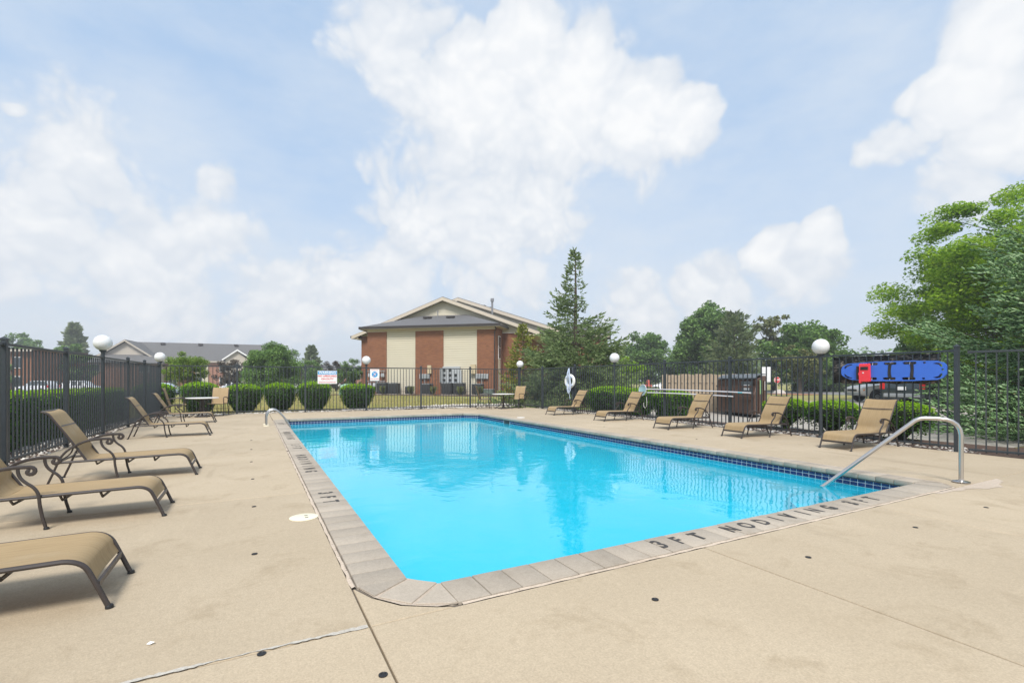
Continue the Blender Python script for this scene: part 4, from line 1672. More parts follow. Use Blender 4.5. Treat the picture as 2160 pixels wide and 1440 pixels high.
rf = part('hip_roof', 'shingle', mbd, hip)
for x in (5.1, 7.3):
    part('roof_vent', 'gutter', rf, lambda m_: m_.box((x, 1.55, EZ + (RZ - EZ) * (1.55 - EY) / (RY - EY) + .09), (.75, .3, .13)))
part('vent_pipe', 'vent', rf, lambda m_: m_.tube([(5.95, 1.9, 6.6), (5.95, 1.9, 7.55)], .05, 8))
part('fascia', 'gutter', mbd, lambda m_: (m_.span((EX0, EY - .06, WT + .03), (EX1, EY, EZ + .02)), m_.span((EX1, EY - .06, WT + .03), (EX1 + .06, RY + .1, EZ + .02)),
                                          m_.span((EX0 - .06, EY - .06, WT + .03), (EX0, RY, EZ + .02))))
part('soffit', 'trim', mbd, lambda m_: m_.span((EX0, EY, WT - .02), (EX1, RY, WT + .05)))
part('frieze', 'trim', mbd, lambda m_: m_.span((-.01, -.02, WT - .2), (11.87, .0, WT - .02)))
part('downpipe', 'gutter', mbd, lambda m_: m_.tube([(11.95, -.45, WT + .02), (11.93, -.1, WT - .25), (11.80, -.05, WT - .4), (11.80, -.05, .1)], .05, 8))
part('downpipe', 'gutter', mbd, lambda m_: m_.tube([(-.45, -.45, WT + .02), (-.2, .2, WT - .1), (-.1, .4, WT - .35), (-.1, .5, .1)], .05, 8))
# main block and its gable
MX0, MX1, MY0, MY1, ME = -2.07, 13.79, 2.5, 17.5, 5.46
GRX, GRZ = 6.4, 8.72
RXa, RXb = -2.75, 15.3
part('main_wall', 'brick', mbd, lambda m_: m_.span((MX0, MY0 + .02, 0), (MX1, MY1, ME)))


def gable_face(mb, y, x0, x1, z0, xr, zr, lap=.13):
    z = z0
    while z < zr - .05:
        zt = min(z + lap, zr)
        def ends(zz):
            t = (zz - z0) / (zr - z0)
            return x0 + (xr - x0) * t, x1 + (xr - x1) * t
        a, b = ends(z)
        c, d = ends(zt)
        mb.add([(a, y - .02, z), (b, y - .02, z), (d, y, zt), (c, y, zt)], [(0, 1, 2, 3)])
        z = zt


part('gable_siding', 'siding', mbd, lambda m_: gable_face(m_, 2.46, RXa + .3, RXb - .3, ME, GRX, GRZ - .12))


def gable_roof(mb, x0, x1, y0, y1, ze, xr, zr, th=.12):
    for (xa, za, xb, zb) in ((x0, ze, xr, zr), (xr, zr, x1, ze)):
        mb.add([(xa, y0, za), (xb, y0, zb), (xb, y1, zb), (xa, y1, za), (xa, y0, za - th), (xb, y0, zb - th), (xb, y1, zb - th), (xa, y1, za - th)],
               [(0, 1, 2, 3), (7, 6, 5, 4), (0, 4, 5, 1), (3, 2, 6, 7), (0, 3, 7, 4), (1, 5, 6, 2)])


def rake(mb, x0, x1, y, ze, xr, zr, h=.3):
    for (xa, za, xb, zb) in ((x0, ze, xr, zr), (xr, zr, x1, ze)):
        mb.add([(xa, y, za), (xb, y, zb), (xb, y, zb - h), (xa, y, za - h), (xa, y + .08, za), (xb, y + .08, zb), (xb, y + .08, zb - h), (xa, y + .08, za - h)],
               [(0, 1, 2, 3), (7, 6, 5, 4), (0, 4, 5, 1), (3, 2, 6, 7), (0, 3, 7, 4), (1, 5, 6, 2)])


part('gable_roof', 'shingle', mbd, lambda m_: gable_roof(m_, RXa, RXb, 1.95, MY1 + .3, ME - .1 + .12, GRX, GRZ + .12))
part('rake_board', 'trim', mbd, lambda m_: rake(m_, RXa, RXb, 1.87, ME - .02, GRX, GRZ + .06))
part('eave_gutter', 'gutter', mbd, lambda m_: m_.span((RXb, 1.9, ME - .2), (RXb + .12, MY1, ME)))
part('eave_gutter', 'gutter', mbd, lambda m_: m_.span((RXa - .12, 1.9, ME - .2), (RXa, MY1, ME)))
part('eave_soffit', 'trim', mbd, lambda m_: m_.span((MX1, 1.95, ME - .28), (RXb, MY1, ME - .2)))
part('eave_soffit', 'trim', mbd, lambda m_: m_.span((RXa, 1.95, ME - .28), (MX0, MY1, ME - .2)))
for y in (5.0, 9.0):
    wf = part('window', 'white', mbd, lambda m_: m_.span((MX1, y, 3.0), (MX1 + .05, y + 1.1, 4.9)))
    part('pane', 'glass', wf, lambda m_: m_.span((MX1 + .045, y + .08, 3.1), (MX1 + .06, y + 1.02, 4.82)))
    wf = part('window', 'white', mbd, lambda m_: m_.span((MX1, y, .8), (MX1 + .05, y + 1.1, 2.3)))
    part('pane', 'glass', wf, lambda m_: m_.span((MX1 + .045, y + .08, .9), (MX1 + .06, y + 1.02, 2.2)))
# taller second block behind
part('rear_wall', 'brick', mbd, lambda m_: m_.span((-3.5, 17.52, 0), (14.6, 26, 6.0)))
part('rear_gable', 'siding', mbd, lambda m_: gable_face(m_, 8.86, -4.6, 15.6, 6.25, 5.55, 9.62, .15))
part('rear_roof', 'shingle', mbd, lambda m_: gable_roof(m_, -5.1, 16.2, 8.5, 27, 6.35, 5.55, 9.9))
part('rear_rake', 'trim', mbd, lambda m_: rake(m_, -5.1, 16.2, 8.42, 6.28, 5.55, 9.84, .32))
part('flue', 'vent', mbd, lambda m_: (m_.tube([(9.6, 7.2, 7.0), (9.6, 7.2, 9.15)], .10, 10), m_.tube([(9.6, 7.2, 9.1), (9.6, 7.2, 9.4)], .17, 10)))
for x in (7.2, 7.9):
    part('roof_vent', 'gutter', mbd, lambda m_: m_.box((x, 12, 9.9 - (x - 5.55) / 10.65 * 3.55 + .05), (.6, .5, .25)))
part('wing_roof', 'shingle', mbd, lambda m_: m_.add([(9, 23.5, 7.0), (20.6, 23.5, 7.0), (20.6, 27, 8.6), (9, 27, 8.6), (20.6, 30.5, 7.0), (9, 30.5, 7.0)], [(0, 1, 2, 3), (3, 2, 4, 5), (1, 4, 2)]))
part('wing_wall', 'brick', mbd, lambda m_: m_.span((14.7, 24, 0), (20.1, 30, 6.95)))
part('wing_fascia', 'trim', mbd, lambda m_: m_.span((9, 23.4, 6.75), (20.6, 23.5, 7.0)))
part('plant_bed', 'soil', mbd, lambda m_: m_.prism([(-2.5, -2.6), (14.5, -3.1), (14.5, 2.4), (12, 2.4), (12, -.02), (-.02, -.02), (-.02, 2.4), (-2.5, 2.4)], -.05, .05))

# service equipment along the wall
def world_of(lx, ly):
    c, s = math.cos(BR), math.sin(BR)
    return (9.151 + lx * c - ly * s, 44.258 + lx * s + ly * c)


def unit(lx, ly, w, d, h, label):
    x, y = world_of(lx, ly)
    rt = thing('air_conditioner', label, 'air conditioner', (x, y, -.02), BR, 'condensers along the brick wall')
    MB().box((0, 0, h / 2 + .06), (w, d, h - .04)).build('casing', 'unit', rt, False, .02)
    MB().box((0, 0, h + .07), (w + .03, d + .03, .05)).build('lid', 'galv', rt, False, .01)
    MB().lathe([(w * .38, h + .095), (w * .38, h + .115), (.02, h + .12)], 20).build('fan_guard', 'unit', rt)
    MB().box((0, 0, .0), (w + .15, d + .15, .1)).build('pad', 'drive', rt)
    for k in range(7):
        MB().box((0, -d / 2 - .008, .14 + k * (h - .16) / 7), (w - .08, .012, .02)).build('louvre', 'black', rt)
    return rt


unit(1.9, -.75, .78, .78, .95, 'dark air conditioner left of the siding, nearest the gas meters')
unit(2.95, -.7, .78, .78, .9, 'dark air conditioner right beside the one at the gas meters')
unit(4.35, -.65, .55, .55, .62, 'small grey air conditioner in front of the left siding panel')
unit(6.05, -.75, .8, .8, .85, 'dark air conditioner at the left side of the middle brick pier')
unit(7.9, -.75, .85, .85, .92, 'dark air conditioner under the left half of the meter bank')
unit(8.95, -.75, .85, .85, .92, 'dark air conditioner under the right half of the meter bank')
unit(10.55, -.7, .85, .85, .85, 'dark air conditioner right of the middle brick pier under the tan box')
def wallbox(name, label, cat, lx, z, w, h, d, mat, extra=None, group=None):
    x, y = world_of(lx, -.03 - d / 2)
    rt = thing(name, label, cat, (x, y, z - .06), BR, group)
    MB().box((0, 0, 0), (w, d, h)).build('cabinet', mat, rt, False, .012)
    if extra:
        extra(rt)
    return rt


def dials(rt):
    for r_ in range(3):
        for c_ in range(3):
            if c_ == 2 and r_ == 0:
                continue
            g = MB().lathe([(.11, 0), (.11, .08), (.08, .12), (.01, .125)], 14).build('meter_dial', 'black', rt, True, 0, (-.62 + c_ * .52, -.12, .42 - r_ * .42))
            g.rotation_euler = (R(90), 0, 0)
    MB().box((-.93, .02, -.02), (.25, .2, 1.25)).build('side_cabinet', 'galv', rt, False, .01)
    MB().box((.72, -.01, -.12), (.36, .21, 1.1)).build('end_cabinet', 'meter', rt, False, .01)


wallbox('meter_bank', 'wide grey electric meter bank on the middle brick pier', 'meter bank', 8.02, 1.72, 1.55, 1.45, .22, 'meter', dials)
wallbox('meter_box', 'tan wall box high on the left siding panel', 'box', 6.0, 2.2, .34, .72, .2, 'tan_box', None, 'tan wall boxes')
wallbox('meter_box', 'tan wall box high at the right edge of the middle brick pier', 'box', 9.95, 2.2, .46, .78, .22, 'tan_box', None, 'tan wall boxes')


def fins(rt):
    for k in range(4):
        MB().box((-.33 + k * .22, -.09, 0), (.16, .04, .34)).build('door', 'galv', rt, False, .008)
    MB().tube([(0, 0, -.2), (0, .02, -1.1)], .035, 8).build('conduit', 'galv', rt)


wallbox('phone_box', 'pale grey cabinet row on the left siding panel', 'cabinet', 5.55, 1.6, .95, .42, .15, 'meter', fins, 'grey wall cabinets')
wallbox('phone_box', 'pale grey cabinet row on the right siding panel', 'cabinet', 10.7, 1.6, 1.1, .42, .15, 'meter', fins, 'grey wall cabinets')


def gas(rt):
    rr_ = random.Random(4)
    for r_ in range(2):
        for c_ in range(4):
            x_ = -.62 + c_ * .42
            z_ = .55 - r_ * .85
            MB().lathe([(.10, -.17), (.15, -.12), (.15, .10), (.10, .17)], 12).build('gas_meter', 'meter', rt, True, 0, (x_, -.12, z_))
            MB().tube([(x_ - .1, -.1, z_ + .15), (x_ - .1, -.1, z_ + .36), (x_ + .1, -.1, z_ + .36), (x_ + .1, -.1, z_ + .15)], .025, 6).build('pipe', 'galv', rt)
    MB().tube([(-.9, -.1, .95), (.9, -.1, .95)], .03, 6).build('pipe', 'galv', rt)
    MB().tube([(-.9, -.1, .05), (.9, -.1, .05)], .03, 6).build('pipe', 'galv', rt)


wallbox('gas_meters', 'cluster of grey gas meters and pipes at the left brick corner', 'gas meters', .95, 1.15, .1, 1.9, .06, 'galv', gas)
x, y = world_of(-1.0, -1.9)
tr_ = thing('transformer', 'pale green utility box on the lawn by the left brick corner', 'utility box', (x, y, -.05), BR)
MB().add([(-.42, -.4, 0), (.42, -.4, 0), (.42, .4, 0), (-.42, .4, 0), (-.36, -.3, .8), (.36, -.3, .8), (.36, .3, .95), (-.36, .3, .95)],
         [(0, 3, 2, 1), (4, 5, 6, 7), (0, 1, 5, 4), (1, 2, 6, 5), (2, 3, 7, 6), (3, 0, 4, 7)]).build('cabinet', 'utility_green', tr_, False, .04)
MB().box((0, 0, .0), (1.05, 1.0, .1)).build('pad', 'drive', tr_)
x, y = world_of(11.3, -1.1)
ub = thing('utility_box', 'low dark green utility box in front of the right siding panel', 'utility box', (x, y, -.05), BR)
MB().box((0, 0, .25), (1.35, .6, .5)).build('cabinet', plain('dull_green', (.12, .16, .13), .6), ub, False, .03)
MB().box((0, 0, .52), (1.4, .65, .05)).build('lid', 'galv', ub, False, .01)
for k, lx in enumerate((.2, 2.4, 5.0, 7.0, 9.3, 11.0)):
    x, y = world_of(lx, -1.7)
    rng = np.random.default_rng(40 + k)
    n_ = 240
    ang = rng.uniform(0, 2 * PI, n_)
    ln = rng.uniform(.4, .8, n_)
    out_ = rng.uniform(.05, .35, n_)
    v_ = []
    for a, l, o_ in zip(ang, ln, out_):
        c, s = math.cos(a), math.sin(a)
        w_ = .012
        v_ += [(-s * w_, c * w_, 0), (s * w_, -c * w_, 0), (c * o_ * .5, s * o_ * .5, l * .75), (c * o_, s * o_, l)]
    g_ = thing('ornamental_grass', ['tuft of grass by the gas meters', 'tuft of grass left of the small air conditioner', 'tuft of grass left of the middle pier',
               'tuft of grass before the middle pier', 'tuft of grass right of the meter bank', 'tuft of grass before the right siding panel'][k] + ' in the mulch', 'grass', (x, y, 0), 0, 'grass tufts along the building')
    obj('blades', np_mesh('blades', v_, np.arange(4 * n_).reshape(-1, 4)[:, [0, 1, 3, 2]], 'leaf_olive'), g_)
    MB().lathe([(.10, -.05), (.09, .04), (.02, .08)], 8).build('clump_base', 'twig', g_)


# ================================================================== BUILDINGS BEYOND
def simple_block(name, label, loc, rz, w, dpt, h, roofh, brick='brick_far', wins=(), hipend=True, cream=()):
    rt = thing(name, label, 'building', loc, rz)
    part('wall', brick, rt, lambda m_: m_.span((0, 0, -1.2), (w, dpt, h)))
    def roof(mb):
        o_ = .6
        i_ = dpt * .45 if hipend else 0
        mb.add([(-o_, -o_, h), (w + o_, -o_, h), (w + o_, dpt + o_, h), (-o_, dpt + o_, h), (i_ - o_, dpt / 2, h + roofh), (w - i_ + o_, dpt / 2, h + roofh)],
               [(0, 1, 5, 4), (1, 2, 5), (2, 3, 4, 5), (3, 0, 4), (3, 2, 1, 0)])
    rf_ = part('roof', 'shingle_far', rt, roof)
    part('fascia', 'trim_far', rt, lambda m_: m_.span((-.65, -.68, h - .28), (w + .65, -.6, h + .02)))
    for k in range(int(w / 7)):
        part('roof_vent', 'gutter', rf_, lambda m_: m_.box((3 + k * 7, dpt * .42, h + roofh * .92), (.8, .5, .5)))
    for (x0, x1, z0, z1) in cream:
        part('siding_bay', 'siding', rt, lambda m_: m_.span((x0, -.05, z0), (x1, .02, z1)))
    for (x, z, ww, hh) in wins:
        wf_ = part('window', 'white', rt, lambda m_: m_.span((x, -.12, z), (x + ww, .0, z + hh)))
        part('pane', 'glass', wf_, lambda m_: m_.span((x + .1, -.14, z + .1), (x + ww / 2 - .04, -.11, z + hh - .1)))
        part('pane', 'glass', wf_, lambda m_: m_.span((x + ww / 2 + .04, -.14, z + .1), (x + ww - .1, -.11, z + hh - .1)))
    return rt


# long pale-brick block at the back left (front faces the pool)
wins = [(3.2 + k * 4.6, z, 1.5, 1.5) for k in range(7) for z in (1.0, 3.6)]
B = simple_block('apartment_block', 'long pale brick apartment block with grey roof behind the small tree', (-27.5, 124.5, -.6), R(-7), 36, 13, 5.9, 4.2, 'brick_far', wins, True,
                 [(8.5, 11.5, .2, 5.7), (17.2, 19.5, .2, 5.7)])
# gable wing at its left end
part('gable_wing_wall', 'trim_far', B, lambda m_: m_.span((1.0, -3.0, -1), (11.0, -.1, 5.6)))
part('gable_face', 'trim_far', B, lambda m_: m_.add([(.6, -3.02, 5.6), (11.4, -3.02, 5.6), (6, -3.02, 9.4)], [(0, 1, 2)]))
part('gable_wing_roof', 'shingle_far', B, lambda m_: gable_roof(m_, 0, 12, -3.6, 6.5, 5.6, 6, 9.9, .2))
part('gable_rake', 'trim_far', B, lambda m_: rake(m_, 0, 12, -3.72, 5.55, 6, 9.85, .35))
part('porch_roof', 'shingle_far', B, lambda m_: m_.add([(-1.0, -6.2, 5.2), (12.4, -6.2, 5.2), (10.4, -3.1, 6.9), (1.6, -3.1, 6.9), (12.4, -3.1, 5.2), (-1, -3.1, 5.2)], [(0, 1, 2, 3), (1, 4, 2), (5, 0, 3)]))
part('porch_wall', 'brick_far', B, lambda m_: m_.span((-.4, -5.6, -1), (11.8, -3.2, 5.15)))
for x in (1.2, 9.0):
    wf_ = part('window', 'white', B, lambda m_: m_.span((x, -5.72, 3.4), (x + 1.6, -5.6, 4.9)))
    part('pane', 'glass', wf_, lambda m_: m_.span((x + .1, -5.74, 3.5), (x + 1.5, -5.71, 4.8)))
# entrance gable with a round-headed window
EG = 23.0
part('entrance_wall', 'trim_far', B, lambda m_: m_.add([(EG, -1.6, -1), (EG + 4.2, -1.6, -1), (EG + 4.2, -1.6, 6.4), (EG + 2.1, -1.6, 8.1), (EG, -1.6, 6.4), (EG, 0, -1), (EG + 4.2, 0, -1), (EG + 4.2, 0, 6.4), (EG + 2.1, 0, 8.1), (EG, 0, 6.4)],
                                                     [(0, 1, 2, 3, 4), (1, 6, 7, 2), (5, 0, 4, 9)]))
part('entrance_pier', 'brick_far', B, lambda m_: m_.span((EG + 4.2, -1.6, -1), (EG + 5.2, 0, 6.2)))
part('entrance_roof', 'shingle_far', B, lambda m_: gable_roof(m_, EG - .6, EG + 5.6, -2.0, 3.5, 6.3, EG + 2.3, 8.5, .15))
part('entrance_rake', 'white', B, lambda m_: rake(m_, EG - .6, EG + 5.6, -2.12, 6.28, EG + 2.3, 8.48, .35))
aw = MB()
aw.v = [(EG + 2.1 + 1.0 * math.cos(a), -1.66, 4.4 + 1.0 * math.sin(a)) for a in lin(0, PI, 12)]
aw.f = [tuple(range(13))]
aw.build('arched_window', 'glass', B)
wf_ = part('window', 'white', B, lambda m_: m_.span((EG + 1.0, -1.7, .2), (EG + 3.2, -1.6, 2.6)))
part('pane', 'glass', wf_, lambda m_: m_.span((EG + 1.15, -1.73, .4), (EG + 2.0, -1.69, 2.4)))
part('pane', 'glass', wf_, lambda m_: m_.span((EG + 2.2, -1.73, .4), (EG + 3.05, -1.69, 2.4)))
# red-brown block seen through the left fence
BLK, BLR = (-42.5, 100.0, -.7), R(-28.33)
wins = [(2.0 + k * 4.3, z, 1.3, 1.6) for k in range(4) for z in (.9, 3.6)]
simple_block('apartment_block', 'red-brown brick block with cream bays seen through the left fence', BLK, BLR, 17.5, 9, 6.2, .25, 'brick', wins, True,
             [(4.0, 5.9, 0, 6.0), (12.6, 14.5, 0, 6.0)])
simple_block('house', 'low far house with a grey-brown roof between the trees left of the brick building', (6, 140, -.6), R(-25), 22, 10, 3.4, 2.6, 'brick_far', [(3, .6, 1.4, 1.4), (9, .6, 1.4, 1.4)])


# ================================================================== VEHICLES
def car(name, label, loc, rz, paint, kind='suv', cat='car'):
    """length along +X (front at +X)"""
    rt = thing(name, label, cat, loc, rz)
    if kind == 'sedan':
        Lh, W_, H_ = 2.3, .88, 1.43
        st = [(-2.3, .45, .82, .84, .80), (-2.2, .26, .92, .95, .84), (-1.55, .22, .96, 1.0, .87), (-.85, .20, .95, 1.40, .88), (-.2, .2, .94, 1.43, .88), (.45, .2, .93, 1.38, .88), (1.15, .2, .92, .95, .88), (1.9, .24, .80, .83, .84), (2.22, .34, .68, .70, .76), (2.3, .42, .6, .62, .70)]
        panes_at = [(2, 3), (3, 4), (4, 5), (5, 6)]
        roof_w = .62
    else:
        Lh, W_, H_ = 2.25, .9, 1.68
        st = [(-2.25, .5, .98, 1.0, .84), (-2.18, .36, 1.02, 1.30, .87), (-1.95, .32, 1.03, 1.64, .89), (-1.0, .30, 1.03, 1.70, .9), (-.1, .30, 1.02, 1.69, .9), (.45, .30, 1.01, 1.60, .9), (1.05, .32, .98, 1.04, .9), (1.85, .34, .90, .95, .86), (2.15, .42, .82, .86, .80), (2.25, .5, .72, .75, .74)]
        panes_at = [(1, 2), (2, 3), (3, 4), (4, 5), (5, 6)]
        roof_w = .68
    mb = MB()
    rings = []
    for (x, zb, zbelt, zr, w) in st:
        glassy = zr > zbelt + .15
        wr = roof_w if glassy else w * .8
        sec = [(w * .9, zb), (w, zb + .12), (w * 1.0, (zb + zbelt) / 2), (w * .97, zbelt), (wr + (w - wr) * .25, zbelt + (zr - zbelt) * .7), (wr, zr - .03), (wr * .6, zr)]
        ring = [(x, y, z) for y, z in sec] + [(x, -y, z) for y, z in reversed(sec)]
        rings.append(ring)
    k = len(rings[0])
    mb.v = [p for r_ in rings for p in r_]
    for i in range(len(rings) - 1):
        for j in range(k):
            j2 = (j + 1) % k
            mb.f.append((i * k + j, i * k + j2, (i + 1) * k + j2, (i + 1) * k + j))
    mb.f.append(tuple(range(k)))
    mb.f.append(tuple((len(rings) - 1) * k + j for j in range(k)))
    mb.build('body', paint, rt, True)

    def inset(q, e=.008, s=.86):
        c = sum((Vector(p) for p in q), Vector()) / len(q)
        n_ = (Vector(q[1]) - Vector(q[0])).cross(Vector(q[2]) - Vector(q[0])).normalized()
        if n_.dot(c - Vector((0, 0, .9))) < 0:
            n_ = -n_
        return [tuple(c + (Vector(p) - c) * s + n_ * e) for p in q]

    for (i, j) in panes_at:
        for sd in (0, 1):
            a = 3 if sd == 0 else k - 4
            b = 4 if sd == 0 else k - 5
            c5 = 5 if sd == 0 else k - 6
            q = [rings[i][a], rings[j][a], rings[j][c5], rings[i][c5]]
            zi, zj = st[i], st[j]
            if (zi[3] - zi[2] < .2) or (zj[3] - zj[2] < .2):
                pass
            MB().add(inset(q, .012, .84), [(0, 1, 2, 3)]).build('side_window', 'carglass', rt)
    def cross(i, j, nm, lo=3):
        q = [rings[i][5], rings[j][4] if False else rings[j][5], rings[j][k - 6], rings[i][k - 6]]
        MB().add(inset(q, .014, .9), [(0, 1, 2, 3)]).build(nm, 'carglass', rt)
    if kind == 'sedan':
        cross(5, 6, 'windscreen')
        cross(2, 3, 'rear_window')
    else:
        cross(5, 6, 'windscreen')
        cross(1, 2, 'rear_window')
    wx = (1.42, -1.38)
    for x in wx:
        for s in (-1, 1):
            wh = MB().lathe([(.2, -.11), (.33, -.11), (.345, -.07), (.345, .07), (.33, .11), (.2, .11)], 22).build('wheel', 'tyre', rt, True, 0, (x, s * (W_ - .10), .345))
            wh.rotation_euler = (R(90), 0, 0)
            rm_ = MB().lathe([(.215, .0), (.21, .112), (.16, .105), (.06, .118), (.01, .12)], 18).build('rim', 'rim', wh, True)
            if s > 0:
                rm_.rotation_euler = (R(180), 0, 0)
            ar = MB()
            K = 12
            for q in range(K + 1):
                a = PI * q / K
                ar.v += [(.40 * math.cos(a), 0, .36 + .40 * math.sin(a)), (.345 * math.cos(a), 0, .36 + .345 * math.sin(a))]
            for q in range(K):
                ar.f.append((2 * q, 2 * q + 1, 2 * q + 3, 2 * q + 2))
            ar.build('wheel_arch', 'black', rt, False, 0, (x, s * (W_ + .004), 0))
    for s in (-1, 1):
        f = st[-2]
        MB().box((f[0] - .02, s * (f[4] - .2), f[2] - .12), (.16, .34, .16)).build('headlight', 'lamp_clear', rt, False, .03)
        MB().box((f[0] - .16, s * (f[4] - .01), f[2] - .13), (.2, .05, .11)).build('indicator', 'lamp_amber', rt, False, .01)
        r0 = st[1]
        MB().box((r0[0] - .03, s * (r0[4] - .09), r0[2] - .06), (.14, .2, .3 if kind != 'sedan' else .16)).build('tail_light', 'lamp_red', rt, False, .02)
        MB().box((.75, s * (W_ + .08), .98), (.14, .18, .13)).build('mirror', paint, rt, False, .03)
        MB().box((-.1, s * (W_ + .008), .88), (.18, .015, .03)).build('door_handle', 'black', rt)
    MB().box((Lh - .06, 0, .48), (.16, 1.45, .2)).build('front_bumper', paint if kind == 'sedan' else 'galv', rt, False, .04)
    MB().box((-Lh + .05, 0, .52), (.16, 1.5, .2)).build('rear_bumper', paint if kind == 'sedan' else 'galv', rt, False, .04)
    MB().box((Lh - .02, 0, .68), (.06, .9, .12)).build('grille', 'black', rt, False, .01)
    MB().box((-Lh - .02, 0, .86), (.03, .34, .17)).build('number_plate', 'white', rt, False, .004)
    return rt


def heading(px_dir):
    return px_dir


A_ = R(28.33)
cam_right = math.atan2(-math.sin(A_), math.cos(A_))       # direction of picture-right in plan


def gp(x, y, dz=.02):
    return (x, y, gz(x, y) + dz)


car('parked_suv', 'champagne silver pickup-like car facing left behind the right hedges', gp(32.6, 14.1, .01), cam_right + R(180 - 6), 'car_silver', 'suv')
car('parked_suv', 'dark green car seen from behind beside the silver car', gp(30.1, 12.1, .01), cam_right + R(38), 'car_dark', 'suv')
car('parked_car', 'white car half hidden left of the board enclosure', gp(30.2, 28.4, .01), cam_right + R(168), 'car_white', 'sedan')
car('parked_car', 'left of the two white cars seen through the left fence', gp(-24.3, 84.0), cam_right + R(178), 'car_white', 'suv')
car('parked_car', 'right of the two white cars seen through the left fence', gp(-19.6, 83.4), cam_right + R(4), 'car_white', 'suv')
car('parked_car', 'silver blue car mostly hidden behind the lamp at the far left corner', gp(-9.6, 72.0), cam_right + R(180), 'car_blue', 'sedan')
car('parked_car', 'white car parked behind the second and third clipped bushes', gp(-2.0, 70.8), cam_right + R(176), 'car_white', 'sedan')
car('parked_car', 'white car between the fourth and fifth clipped bushes', gp(7.2, 96.0), cam_right + R(168), 'car_white', 'suv')
car('parked_car', 'white car behind the WARNING sign', gp(12.3, 93.0), cam_right + R(10), 'car_white', 'sedan')

# ================================================================== DUMPSTER AND ENCLOSURE
dang = math.atan2(10.36 - 12.64, 14.73 - 15.63)
dp = thing('dumpster', 'brown steel dumpster with grey lids behind the right fence', 'dumpster', (14.74, 10.33, -.05), 0)
u = Vector((.369, .929))       # along the long face, away from camera side
v = Vector((.914, .405))       # along the short face
u = u.normalized()
v = Vector((.929, -.369 + .74)).normalized()


def dpt(a, b, z):
    return (u.x * a + v.x * b, u.y * a + v.y * b, z)


Ld, Wd_ = 2.35, 1.55
pf = [(0, .10), (0, .78), (.16, 1.02), (.16, 1.28), (Wd_, 1.42), (Wd_, .10)]
mb = MB()
mb.v = [dpt(0, b, z) for b, z in pf] + [dpt(Ld, b, z) for b, z in pf]
kk = len(pf)
mb.f = [tuple(range(kk)), tuple(range(2 * kk - 1, kk - 1, -1))] + [(i, (i + 1) % kk, kk + (i + 1) % kk, kk + i) for i in range(kk)]
mb.build('body', 'dump', dp, False, .012)
mb = MB()
for a0, a1 in ((.02, 1.15), (1.2, 2.33)):
    mb = MB()
    q = []
    for a in (a0, a1):
        for b, z in ((.06, 1.30), (.6, 1.41), (1.1, 1.45), (Wd_ + .04, 1.45)):
            q.append(dpt(a, b, z))
    mb.v = q + [(x, y, z + .035) for x, y, z in q]
    for i in range(3):
        mb.f += [(i, i + 1, 5 + i, 4 + i), (8 + i, 12 + i, 13 + i, 9 + i)]
    mb.f += [(0, 4, 12, 8), (3, 11, 15, 7), (0, 8, 9, 1), (1, 9, 10, 2), (2, 10, 11, 3), (4, 5, 13, 12), (5, 6, 14, 13), (6, 7, 15, 14)]
    mb.build('lid', 'lid', dp)
for a in (.5, 1.7):
    mb = MB()
    mb.v = [dpt(a + s, -.008, z) for s in (-.32, .32) for z in (.60, .72)] + [dpt(a + s, -.16, z) for s in (-.32, .32) for z in (.60, .72)]
    mb.f = [(0, 1, 3, 2), (4, 6, 7, 5), (0, 4, 5, 1), (2, 3, 7, 6), (1, 5, 7, 3), (0, 2, 6, 4)]
    mb.build('lift_pocket', 'dump', dp)
for z in (.14, 1.0):
    mb = MB()
    mb.v = [dpt(a, b, zz) for a in (-.02, Ld + .02) for b in (-.02, 0) for zz in (z, z + .07)]
    mb.f = [(0, 1, 3, 2), (4, 6, 7, 5), (0, 4, 5, 1), (2, 3, 7, 6), (1, 5, 7, 3), (0, 2, 6, 4)]
    mb.build('rib', 'dump', dp)


def panel_on(a0, a1, b0, b1, z0, z1, nm, mat, face='long', e=.015, pr=None):
    mb = MB()
    if face == 'long':
        q = [dpt(a0, -e, z0), dpt(a1, -e, z0), dpt(a1, -e, z1), dpt(a0, -e, z1)]
        q2 = [dpt(a0, .05, z0), dpt(a1, .05, z0), dpt(a1, .05, z1), dpt(a0, .05, z1)]
    else:
        q = [dpt(-e, b0, z0), dpt(-e, b1, z0), dpt(-e, b1, z1), dpt(-e, b0, z1)]
        q2 = [dpt(.03, b0, z0), dpt(.03, b1, z0), dpt(.03, b1, z1), dpt(.03, b0, z1)]
    mb.add(q + q2, [(0, 1, 2, 3), (7, 6, 5, 4), (0, 4, 5, 1), (1, 5, 6, 2), (2, 6, 7, 3), (3, 7, 4, 0)])
    return mb.build(nm, mat, dp)


panel_on(.12, .78, 0, 0, .80, 1.22, 'side_door', 'lid', 'long', -.02)
panel_on(.30, .62, 0, 0, .92, 1.10, 'paper_label', 'white', 'long', -.0)
panel_on(0, 0, .62, .98, .78, 1.26, 'green_sticker', 'sticker_green', 'short')
panel_on(0, 0, .22, .32, .85, 1.25, 'white_label', 'white', 'short')
panel_on(0, 0, 1.34, 1.42, .90, 1.22, 'white_label', 'white', 'short')
for b in (.5, 1.15):
    panel_on(0, 0, b, b + .08, .12, 1.24, 'rib', 'dump', 'short', .05)

